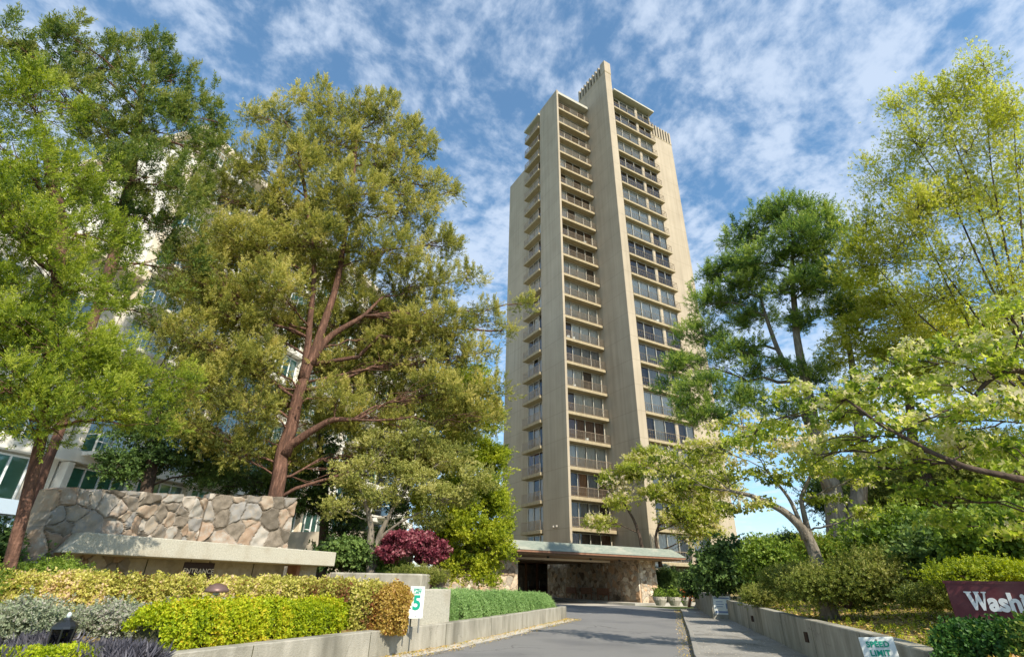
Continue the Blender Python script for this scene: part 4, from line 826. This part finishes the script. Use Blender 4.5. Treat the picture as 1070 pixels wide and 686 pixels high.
# serif capitals and lower case drawn as outlines
def glyphs():
    W_=[[(0,1),(.36,1),(.36,.94),(.28,.92),(.40,.34),(.50,.74),(.47,.94),(.44,1),(.72,1),(.72,.94),(.66,.92),(.78,.34),(.90,.92),(.82,.94),(.82,1),(1.06,1),(1.06,.94),(1.0,.92),(.80,0),(.68,0),(.55,.50),(.42,0),(.30,0),(.07,.92),(0,.94)]]
    return W_
def poly_letter(name,polys,m,parent,x,z,s):
    b=MB()
    for p in polys:
        cu=bpy.data.curves.new(name,'CURVE'); cu.dimensions='2D'; cu.fill_mode='BOTH'; cu.extrude=.006
        sp=cu.splines.new('POLY'); sp.points.add(len(p)-1)
        for i,(a,c) in enumerate(p): sp.points[i].co=(a*s,c*s,0,1)
        sp.use_cyclic_u=True
        t=bpy.data.objects.new(name,cu); COL.objects.link(t); dg=bpy.context.evaluated_depsgraph_get(); me=bpy.data.meshes.new_from_object(t.evaluated_get(dg)); bpy.data.objects.remove(t)
        me.materials.clear(); me.materials.append(m); o=bpy.data.objects.new(name,me); COL.objects.link(o); o.parent=parent; o.location=(x,-.036,z); o.rotation_euler=(R(90),0,0)
poly_letter('lettering',glyphs(),M['letter'],e,.17,zb+.12,.205)
text('lettering','ashington',.275,M['letter'],e,(.375,-.036,zb+.205),(R(90),0,0),.005,.011,1.0,'LEFT',0,.86)
# serifs under and over the stems of h and i
# path light and lantern
p=azd(-27.1,12.2)
e=empty('path_light','low mushroom path light with brown metal cap among the hedges','lamp',(p[0],p[1],.45))
MB().tube([(-.03,0,0),(.03,0,.74)],.017,8).build('post',M['steel'],e); MB().lathe([(.0,.90),(.06,.895),(.14,.86),(.20,.80),(.215,.755),(.20,.745),(.05,.75)],(.03,0,0),24).build('cap',M['lampbrown'],e,smooth=True); MB().lathe([(.05,.70),(.06,.75),(.0,.76)],(.03,0,0),12).build('lens',M['lensgrey'],e)
p=azd(-36.9,10.2)
e=empty('lantern','short black garden lantern with glass sides and round finial','lamp',(p[0],p[1],.47))
MB().lathe([(.13,0),(.15,.03),(.12,.06)],n=8).build('base',M['black'],e); f=MB()
for k in range(6):
    a=k*math.pi/3; f.tube([(.125*math.cos(a),.125*math.sin(a),.05),(.145*math.cos(a),.145*math.sin(a),.33)],.012,5)
f.build('frame',M['black'],e); MB().lathe([(.12,.06),(.15,.33)],n=6).build('pane',M['doorglass'],e); MB().lathe([(.155,.32),(.15,.35),(.10,.40),(.05,.43),(.045,.45)],n=12).build('hood',M['black'],e); MB().lathe([(.0,.44),(.022,.455),(.03,.48),(.02,.51),(0,.52)],n=12).build('finial',M['lensgrey'],e,smooth=True)
# ================================================================== HEDGES AND SHRUBS, LEFT
hedge('clipped_hedge','bright yellow green clipped hedge right above the left concrete wall',[(-3.15,13.25),(-3.95,11.3),(-4.55,9.9),(-4.93,8.55)],.85,.46,[.99,.99,.98,.98],LF['lime'],15000,.058,bump=.15,side=-1)
hedge('clipped_hedge','small lime green clipped hedge in the bottom left corner in front of the lantern',[(-5.05,7.5),(-6.05,6.75),(-7.8,5.0)],.8,.4,[.64,.64,.64],LF['lime'],8000,.05,bump=.03,side=-1)
hedge('mixed_hedge','long variegated yellow and bronze hedge below the concrete slab roof',[azd(-12.8,12.9),azd(-20,13.6),azd(-28,14.2),azd(-36,14.2),azd(-46,15.6)],1.7,.44,[1.31,1.34,1.35,1.35,1.36],LF['euon'],34000,.075,bump=.16,rnd=.35,side=-1)
hedge('bronze_hedge','rounded orange bronze hedge end next to the speed limit sign',[azd(-9.7,12.7),azd(-13.3,12.9)],1.3,.44,[1.28,1.31],LF['orange'],9000,.072,bump=.15,rnd=.4,side=-1)
hedge('soft_hedge','soft rounded pale green hedge on top of the left wall before the driveway',[(2.15,25.3),(1.0,22.1),(-.35,18.4),(-1.55,15.55)],1.5,.42,[.94,1.02,1.1,1.14],LF['soft'],30000,.085,'spray',bump=.12,rnd=.6,side=-1)
for i,(a,d,rx,rz,n,l,mt_) in enumerate(((-33.5,12.3,.85,.38,2600,'grey lavender bush in front of the long hedge, nearest the path light','sage'),(-29,12.9,1.3,.35,3600,'silver grey lavender bush behind the yellow hedge','sage'),(-39,12.0,.9,.4,2600,'grey pink lavender bush at the left edge behind the lantern','sage'),(-25,13.0,.9,.33,2200,'pale green lavender bush right of the path light','sage'))):
    p=azd(a,d,.72); shrub('lavender_bush',l,p,(rx,.5,rz),LF[mt_],n,.11,'spray',group='lavender bushes',lumps=7,stems=False)
for i,(a,d,s,l) in enumerate(((-33.2,9.9,.42,'dark grass clump right of the lantern'),(-34.6,9.4,.36,'dark grass clump touching the lantern foot on its right'),(-39.2,9.6,.4,'dark grass clump left of the lantern'),(-41.3,9.3,.42,'dark grass clump nearest the left picture edge'),(-31.9,9.3,.36,'dark grass clump against the end of the yellow hedge'),(-37.9,11.3,.38,'dark grass clump behind the lantern'))):
    p=azd(a,d,.44); n=300; q=rng.normal(size=(n,3))*np.array([s*.42,s*.42,.01]); q[:,2]=abs(q[:,2]); o=leaves('dark_grass',q,rng.normal(size=(n,3))*.6+[0,0,1]+q*2,rng.uniform(.16,.32,n),'blade',LF['mondo']); o.location=tuple(p); tag(o,l,'ornamental grass','dark grass clumps round the lantern')
for a,d,rx,rz,m_,l in ((-44.5,15.9,1.5,.75,'bright','bright green shrub at the left edge behind the long hedge'),(-39.5,16.6,1.3,.65,'bright','bright green shrub under the left end of the concrete slab roof'),(-42.6,20,1.6,1.3,'dark','dark green bush behind the left tree trunk')):
    shrub('garden_shrub',l,azd(a,d,1.15 if rz<1 else 1.6),(rx,1,rz),LF[m_],6500,.13,'spray' if m_=='bright' else 'leaf',lumps=10)
# greenery around the parapet
shrub('garden_shrub','dark green bush between the shelter end and the grey trunks',azd(-16.5,24.5,2.3),(1.6,1,1.0),LF['dark'],5000,.16)
shrub('garden_shrub','low brownish shrub on the parapet under the red maple',azd(-8.6,22.8,1.6),(1.5,.8,.5),LF['olive'],4000,.1,'spray')
shrub('garden_shrub','mid green shrub right behind the grey parapet',azd(-12.0,24.6,1.7),(1.5,.8,.6),LF['bright'],3500,.12)
# ================================================================== TREES, LEFT
def P(x,y,d,r): return (at(x,y,d), r)
b0=azd(-41,15.6,.45)
tree('pine_tree','bright green pine with reddish trunk at the left edge',b0,[(b0,.125),P(40,470,15.6,.11),P(48,400,15.8,.10),P(58,320,16,.09),P(62,240,16.3,.2),P(50,150,16.6,.12)],
 px_lobes([(30,105,50,30,.5),(5,165,55,35,0),(70,185,42,32,1),(20,235,60,34,-1),(90,250,48,28,1),(45,300,60,30,0),(-10,330,60,35,0),(120,305,32,18,1),(60,360,62,26,-1),(120,375,50,24,0),(0,400,60,28,-1),(90,415,60,22,-1),(160,405,42,20,0),(150,435,38,14,-.5),(40,440,50,20,-1.5),(-60,200,50,80,0),(-70,350,50,80,0)],15.8),
 M['bark'],LF['pine'],'brush',.25,.36,1.35,24,.85,.7,candle=.35,tv=.2,branchr=.06)
b0=azd(-41.3,24,.4)
tree('fir_tree','tall dark fir behind the left pine with spiky upright tufts on top',b0,[(b0,.24),P(48,480,24,.15),P(95,350,24,.15),P(128,240,24,.24),P(140,160,24,.15),P(150,90,24,.07)],
 px_lobes([(15,45,22,38,0),(52,50,20,30,1),(70,35,16,26,0),(100,70,22,30,1),(118,52,12,24,0),(62,95,40,34,0),(160,62,18,34,0),(140,100,28,30,-1),(185,85,16,30,0),(205,115,22,30,1),(228,128,14,18,0),(175,140,36,30,0),(110,140,40,28,0),(215,160,22,20,0),(150,185,48,26,-1),(100,205,40,25,0),(195,195,30,22,0),(165,235,38,22,0),(130,265,30,20,0,.6),(190,285,30,20,0,.6),(160,330,30,20,1,.5)],24),
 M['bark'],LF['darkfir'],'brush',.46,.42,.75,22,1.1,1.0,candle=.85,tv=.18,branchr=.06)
b0=azd(-23.7,25.2,.4)
tree('golden_fir','great olive gold fir with forked reddish trunk in the centre left',b0,[(b0,.38),P(288,518,25.2,.32),P(298,470,25,.29),P(308,425,25,.27),P(322,385,25,.23),P(348,310,25,.17),P(364,235,25,.12),P(372,160,25,.12),P(376,105,25,.05)],
 px_lobes([(336,108,16,26,0),(312,100,9,16,0),(290,125,15,24,1),(265,118,10,18,0),(375,115,20,22,0),(402,120,18,26,-1),(428,140,16,22,0),(350,150,42,28,0),(305,165,34,26,-1),(410,175,34,28,0),(445,150,12,18,0),(258,170,22,24,0),(452,192,18,14,0),(230,205,26,24,1),(370,205,44,26,-2),(290,215,38,24,0),(432,222,34,20,0),(472,200,10,10,0),(330,255,44,24,-1),(255,255,40,24,0),(405,262,42,20,-1),(462,258,24,14,0),(200,285,34,24,0),(284,300,40,22,-1.5),(440,298,44,18,0),(490,290,16,9,0),(235,330,44,24,0),(190,355,34,22,0),(390,330,40,16,1),(455,338,44,16,-1),(505,330,20,9,0),(262,375,38,20,-1),(215,400,44,22,0),(430,378,44,18,0),(490,372,34,14,0),(525,345,14,7,0),(262,420,34,18,-1),(205,445,34,18,0),(460,412,42,18,-1),(515,408,22,10,0),(395,410,34,16,1),(240,470,30,14,0),(500,440,26,14,0),(415,440,34,16,0),(545,318,12,7,0),(350,420,30,14,-1),(350,385,34,14,1),(400,360,30,18,.5),(440,350,30,16,0),(350,340,30,14,1.5),(300,345,24,14,1),(330,445,26,10,1),(420,330,30,14,1),(375,445,26,12,.5),(310,480,26,12,2.5),(270,460,24,12,1.5),(290,260,40,26,3),(350,290,44,24,3),(400,350,44,22,2.5),(325,340,40,24,3),(240,320,40,24,3),(370,390,40,20,2.5),(230,380,40,22,3),(440,420,36,22,2),(470,450,30,20,1),(395,480,34,18,1),(440,480,34,18,1),(340,230,36,24,2),(300,420,36,14,3),(220,265,30,22,2),(210,310,34,24,2)],25),
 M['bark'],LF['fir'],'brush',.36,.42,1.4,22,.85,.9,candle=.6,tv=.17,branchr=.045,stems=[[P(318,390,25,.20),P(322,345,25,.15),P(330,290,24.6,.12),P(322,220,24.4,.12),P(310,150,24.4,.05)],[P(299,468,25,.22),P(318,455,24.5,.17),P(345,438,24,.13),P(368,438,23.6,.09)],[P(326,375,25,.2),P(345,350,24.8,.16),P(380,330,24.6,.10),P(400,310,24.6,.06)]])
b0=azd(-8.3,30,.3)
tree('cedar_tree','yellow green cedar left of the canopy with drooping foliage down to the hedge',b0,[(b0,.25),P(478,540,30,.2),P(482,470,30,.15),P(485,410,30,.06)],
 px_lobes([(490,400,22,22),(470,430,28,20),(510,435,16,20),(480,470,34,20,-1),(512,480,20,20),(450,480,26,20),(500,515,30,20,-1),(465,520,30,20,-1),(520,535,15,20),(490,555,36,18,-1),(455,555,22,14),(515,572,20,16,-1),(485,590,26,12,-1),(505,600,14,9,-1)],30),
 M['darkbark'],LF['cedar'],'spray',.27,.42,1.6,46,.5,.7)
b0=azd(-18.0,33,.3)
tree('dark_evergreen','dark green evergreen behind the rubble wall under the golden fir',b0,[(b0,.3),P(340,520,33,.24),P(335,470,33,.18),P(330,430,33,.08)],
 px_lobes([(300,480,30,20),(335,490,26,20),(360,515,24,24),(270,505,34,14,2),(365,555,20,24),(310,520,30,14),(350,450,24,14),(240,500,34,12,3),(410,560,24,18,0),(425,520,20,22,1),(375,585,22,12)],33),
 M['darkbark'],LF['dark'],'spray',.32,.5,1.0,40,.4,.8)
b0=azd(-33.5,27,.3)
tree('dark_evergreen','dark green tree behind the rubble wall between pine and golden fir',b0,[(b0,.3),P(160,480,27,.24),P(165,420,27,.18),P(170,380,27,.08)],
 px_lobes([(170,485,40,14),(130,490,30,10),(205,470,30,16),(190,430,26,16),(150,450,26,12),(225,490,22,14),(250,300,20,14,3,.5)],27),
 M['darkbark'],LF['dark'],'spray',.3,.46,1.0,40,.4,.8)
b0=azd(-13.3,24.2,1.0)
tree('grey_tree','small grey barked tree with twisted twin stems behind the parapet',b0,[(b0,.22),P(386,575,24.2,.17),P(388,550,24.2,.13),P(382,525,24,.09),P(372,500,24,.05)],
 px_lobes([(370,495,26,16),(400,470,30,18),(430,500,32,16),(395,520,26,10),(440,455,26,16),(465,520,30,12,-1),(500,500,22,10,-1),(355,530,18,10),(470,480,24,14),(450,545,22,8)],24),
 M['greybark'],LF['grey'],'spray',.18,.40,1.3,40,.3,.5,stems=[[P(390,585,24.2,.16),P(396,560,24.1,.12),P(408,535,24,.08),P(425,510,24,.05)],[P(396,562,24.1,.07),P(418,545,23.8,.05),P(445,532,23.6,.03)]],branchr=.03)
b0=azd(-10.2,23.6,1.45)
tree('red_maple','small dark red weeping maple above the low parapet',b0,[(b0,.06),P(430,588,23.6,.05),P(432,574,23.6,.03)],
 px_lobes([(418,570,18,10),(440,568,18,10),(428,562,22,6),(455,575,12,10),(405,577,9,8),(446,580,12,7)],23.6),
 M['darkbark'],LF['maplered'],'leaf',.14,.2,1.6,40,0,.5,branchr=.018)
# ================================================================== TREES, RIGHT
b0=azd(31.2,27,.9)
tree('shore_pine','dark green round topped pine with several bare trunks right of the tower',b0,[(b0,.62),P(877,560,27,.50),P(872,520,27,.40),P(856,460,27,.28),P(842,405,27,.22),P(832,350,27,.17),P(828,290,27,.12),P(828,240,27,.06)],
 px_lobes([(828,222,24,12,0),(800,232,20,14,0),(858,230,18,14,0),(878,245,14,14,0),(775,250,18,13,0),(828,252,34,14,-1),(850,268,30,12,0),(765,278,20,10,0),(795,275,26,12,-1),(738,288,16,9,0),(775,305,32,11,0),(835,300,30,11,-1),(872,295,24,14,0),(740,320,24,10,0),(735,348,26,9,0),(790,335,26,9,1),(840,335,24,8,0),(885,330,18,16,0),(765,368,30,10,0),(715,380,22,10,0),(800,385,26,8,0),(735,405,28,10,-1),(775,418,24,9,-1),(715,425,18,8,-1),(850,390,22,9,0),(820,430,24,8,-1),(700,405,10,7,0),(745,440,26,9,-1),(885,420,20,12,0)],27),
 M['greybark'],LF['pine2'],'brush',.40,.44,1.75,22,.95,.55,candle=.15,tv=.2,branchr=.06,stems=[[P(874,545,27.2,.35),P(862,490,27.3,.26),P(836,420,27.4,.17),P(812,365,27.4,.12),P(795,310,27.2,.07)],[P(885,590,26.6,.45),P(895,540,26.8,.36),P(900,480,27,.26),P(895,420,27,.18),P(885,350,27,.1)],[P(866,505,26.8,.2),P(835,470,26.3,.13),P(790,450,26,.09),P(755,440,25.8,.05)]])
b0=azd(14.0,49,.3)
tree('young_tree','green tree with forked stems in front of the lower tower windows',b0,[(b0,.2),P(672,575,49,.16),P(664,545,49,.12),P(650,522,49,.08),P(636,512,49,.04)],
 px_lobes([(680,478,20,10),(660,490,20,10),(705,490,24,12),(645,505,16,8),(628,545,14,7),(650,525,14,7),(725,510,22,14),(690,515,22,9),(715,540,26,12),(745,535,20,16),(740,480,22,10),(735,560,18,12),(760,505,16,12)],49),
 M['darkbark'],LF['dogwood'],'spray',.42,.75,1.4,46,.4,.6,branchr=.05,stems=[[P(690,588,49,.15),P(684,560,49,.12),P(694,535,49,.08),P(712,510,49,.04)]],tv=.2)
b0=azd(29.4,15.4,1.0)
tree('dogwood_tree','small pale flowering tree with leaning grey trunk above the right shrubs',b0,[(b0,.17),P(850,572,15.4,.14),P(838,550,15.2,.11),P(818,533,15,.085),P(790,519,14.8,.06),P(762,512,14.6,.03)],
 px_lobes([(705,480,30,9,1),(740,465,34,10,0),(680,492,22,7,1),(760,495,34,9,0),(725,505,26,7,0),(790,470,34,10,-.5),(815,495,32,9,0),(835,460,34,10,0),(860,490,32,10,0),(800,525,24,6,0),(860,520,26,8,.5),(895,500,28,10,0),(770,445,30,8,0),(890,465,24,9,0),(765,530,18,5,0),(905,530,18,7,0)],15),
 M['greybark'],LF['dogwood'],'leaf',.105,.34,1.1,34,.1,.3,branchr=.03,stems=[[P(849,570,15.4,.09),P(842,545,15.3,.07),P(836,520,15.2,.05),P(850,490,15.2,.03)],[P(838,550,15.2,.06),P(825,520,15,.04),P(800,490,15,.025)]],tv=.2)
b0=azd(51.5,24,.9)
st=[]
for (x1,y1,x2,y2,x3,y3) in ((1050,330,985,190,935,115),(1055,320,1010,180,975,90),(1060,300,1035,170,1030,70),(1040,360,970,260,915,200),(1075,290,1062,190,1058,110),(1030,390,950,320,900,260),(1090,300,1095,200,1090,110),(1035,380,990,300,955,215)):
    st.append([P(1092,430,24,.06),P(x1,y1,24,.038),P(x2,y2,24,.024),P(x3,y3,24,.010)])
tree('birch_tree','airy spring birch with fine upright stems and yellow green leaves at the right edge',b0,[(b0,.28),P(1105,520,24,.24),P(1092,430,24,.18),P(1090,330,24,.12),P(1090,200,24,.06)],
 px_lobes([(1028,72,20,22,0,.8),(1000,95,24,20,0,.8),(972,100,18,20,0),(940,110,16,20,0),(1050,115,26,26,0,.8),(960,150,34,24,0,.9),(1015,155,36,28,0,.8),(1068,175,26,36,0,.8),(925,185,26,24,0,.9),(980,205,36,26,0,.8),(1040,225,34,30,0,.7),(905,235,22,20,0),(945,250,36,24,0,.9),(1005,270,38,26,0,.7),(1065,270,30,34,0,.7),(890,280,24,18,0,.9),(1000,115,24,26,0),(1015,205,34,26,1),(960,215,30,24,-1),(1060,120,20,26,0),(930,270,30,18,0),(1040,310,40,24,0),(975,310,36,20,0),(900,260,20,18,0)],24),
 M['darkbark'],LF['birch'],'spray',.145,.46,2.4,34,1.0,1.4,stems=st,branchr=.010,twig=.45,candle=.4,tv=.12)
b0=azd(41,27,1)
tree('lime_tree','dense lime green spring tree behind the maple branches on the right',b0,[(b0,.25),P(955,480,27,.2),P(950,400,27,.14),P(945,320,27,.06)],
 px_lobes([(905,300,26,18,0),(880,325,18,16,0),(935,315,30,18,-1),(965,335,34,18,0),(905,345,30,16,-1),(1000,350,34,18,0),(880,370,22,14,0),(940,365,34,14,-1),(1040,350,34,24,0),(985,385,36,14,-1),(920,395,30,12,0),(1050,400,34,18,0)],27),
 M['darkbark'],LF['birch'],'spray',.20,.5,1.9,46,.2,.6,branchr=.03,tv=.12)
# overhanging maple, its trunk beyond the right edge
b0=azd(53,9.5,.9)
tree('maple_tree','overhanging spring maple with a dark limb reaching in from the right edge',b0,[(b0,.22),P(1180,560,9.2,.19),P(1170,470,9,.15),P(1160,380,9,.09)],
 px_lobes([(1010,395,44,14,0),(955,375,30,10,.5),(1055,370,34,16,0),(915,400,34,10,0),(985,430,46,12,-.5),(1050,425,34,14,0),(870,420,32,9,0),(835,412,24,7,.5),(930,445,40,10,0),(880,455,34,9,.5),(1000,465,40,10,.5),(815,445,26,7,.8),(960,480,40,9,0),(1050,470,34,12,.5),(905,490,30,8,.5),(1020,510,40,12,1),(965,515,30,9,1),(1060,545,34,14,1),(850,480,26,7,1),(1075,330,30,18,0),(1000,550,36,10,1.5),(780,455,20,6,1),(960,410,40,12,1),(900,430,36,9,1),(1020,440,40,10,1),(930,470,34,9,1),(870,440,30,8,1),(1000,360,30,12,.5),(1060,490,30,12,0)],8.2),
 M['darkbark'],LF['maple'],'palmate',.095,.28,1.5,32,-.1,.3,branchr=.018,twig=.5,tv=.2,
 stems=[[P(1175,530,9.1,.08),P(1120,512,8.4,.052),P(1070,500,8,.042),P(1025,493,7.8,.034),P(985,478,7.7,.028),P(945,458,7.7,.023),P(915,440,7.8,.02),P(884,417,8,.016)],[P(1165,430,9,.08),P(1110,400,8.6,.05),P(1060,385,8.4,.035),P(1035,395,8.3,.028),P(1008,425,8.2,.018)]])
# shrubs on the right bank
for (x,y,d,rx,rz,rd,m_,n,lf,kd,l) in (
 (770,597,29,2.0,1.65,1.6,'dark',9000,.22,'leaf','large dark glossy rhododendron behind the pier railing'),
 (735,612,37,1.6,1.2,1.2,'dark',3500,.22,'leaf','dark green bush left of the rhododendron beside the tan post'),
 (808,588,24,1.4,1.1,1.2,'bright',5000,.15,'leaf','mid green leafy shrub right of the rhododendron'),
 (838,610,16.5,1.2,.62,1.0,'olive',6500,.12,'spray','olive shrub at the foot of the leaning grey trunk'),
 (880,612,15.2,1.1,.72,1.0,'olive',7500,.12,'spray','olive brown shrub in the middle of the right bank'),
 (925,605,15.5,1.3,.72,1.0,'olive',7500,.12,'spray','olive green shrub above the mossy bank left of the maroon board'),
 (862,578,21,1.0,.7,.8,'redtip',3500,.12,'spray','shrub with reddish young tips in front of the pine trunks'),
 (800,622,21,.8,.4,.7,'olive',3500,.11,'spray','low dry shrub on the bank behind the wall'),
 (950,575,19.5,2.0,1.3,1.2,'bright',9000,.15,'leaf','wide mid green shrub behind the olive shrubs'),
 (1010,585,16,1.6,1.1,1.2,'dark',7500,.14,'leaf','dark leafy shrub behind the maroon board'),
 (1062,580,14,1.3,1.1,1.2,'bright',6500,.13,'leaf','green shrub at the right edge above the maroon board'),
 (975,625,12.5,.7,.24,.7,'olive',3500,.09,'spray','low yellow green shrub left of the maroon board'),
 (1030,600,12.3,1.0,.3,.7,'cedar',3200,.09,'spray','low golden shrub behind the top of the maroon board'),
 (700,606,49.5,1.7,1.2,1,'dark',2500,.3,'blade','spiky green plant behind the slatted fence')):
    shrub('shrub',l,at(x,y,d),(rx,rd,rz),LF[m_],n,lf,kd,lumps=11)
for (x,y,d,rx,rz,l) in ((905,520,33,3.4,2.2,'wide dark green tree mass behind the two pine trunks'),(985,520,30,4.2,2.4,'green tree mass behind the maple branches'),(1065,500,28,3.5,3.0,'green tree mass at the right edge behind the maple'),(830,575,36,2.4,1.1,'dark green bush far behind the leaning trunk')):
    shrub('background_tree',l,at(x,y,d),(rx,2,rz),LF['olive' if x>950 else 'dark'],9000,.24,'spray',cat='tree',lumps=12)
hedge('boxwood_hedge','dark green boxwood hedge at the lower right under the maroon board',[azd(36.0,7.6),azd(40,7.4),azd(44.5,7.0),azd(49,7)],.9,.75,[1.15,1.18,1.2,1.2],LF['box'],15000,.055,'leaf',bump=.14,rnd=.3,side=1)
shrub('bronze_shrub','low orange bronze shrub in the bottom right corner',azd(42.8,6.3,.84),(.42,.4,.22),LF['orange'],4000,.06,'leaf',lumps=8)
# ================================================================== LITTER AND GROUND COVER
def scatter(name,n,fn,size,lm,kind='flat',tint=None):
    C=fn(n); D=rng.normal(size=(len(C),3))*.25+[0,0,1]; o=leaves(name,C,D,size*rng.uniform(.6,1.3,len(C)),kind,LF[lm],None,np.clip(rng.normal(.5,.25,len(C)),0,1)); return tag(o,kind='stuff')
def along(path,n,lo,hi,z,side,pw=1):
    Pp=np.array([p[:2] for p in path],float); t=rng.uniform(0,len(Pp)-1,n); x=np.interp(t,range(len(Pp)),Pp[:,0]); y=np.interp(t,range(len(Pp)),Pp[:,1]); k=np.minimum(t.astype(int),len(Pp)-2); tg=Pp[k+1]-Pp[k]; tg/=np.linalg.norm(tg,axis=1)[:,None]
    o=(lo+(hi-lo)*rng.uniform(0,1,n)**pw); return np.stack([x-tg[:,1]*side*o,y+tg[:,0]*side*o,np.full(n,z)],1)
scatter('leaf_litter',5500,lambda n:along(LWALL[2:],n,.01,.75,.02,-1,2.2),.05,'litter')
scatter('kerb_litter',2600,lambda n:along(KERB,n,.13,.5,.012,1,2),.05,'litter')
scatter('fallen_petals',2600,lambda n:along(KERB,n,.1,2.6,.11,-1,1),.035,'petal')
def bank(n):
    q=along(RWALL[1:],n,.3,4.5,0,-1,1.0); dx=np.zeros(n); 
    base=along(RWALL[1:],n,0,0,0,-1); 
    return q
def drape(C,lift=.02):
    dg=bpy.context.evaluated_depsgraph_get(); ob=bpy.data.objects['planting_bed']; out=[]
    from mathutils.bvhtree import BVHTree
    bv=BVHTree.FromObject(ob,dg)
    for c in C:
        h=bv.ray_cast(Vector((c[0],c[1],10)),Vector((0,0,-1)))
        if h[0] is not None: out.append((c[0],c[1],h[0].z+lift))
    return np.array(out)
bpy.context.view_layer.update()
scatter('fallen_leaves',16000,lambda n:drape(bank(n)),.075,'litter')
scatter('ground_cover',2600,lambda n:drape(bank(n)),.10,'cedar','spray')
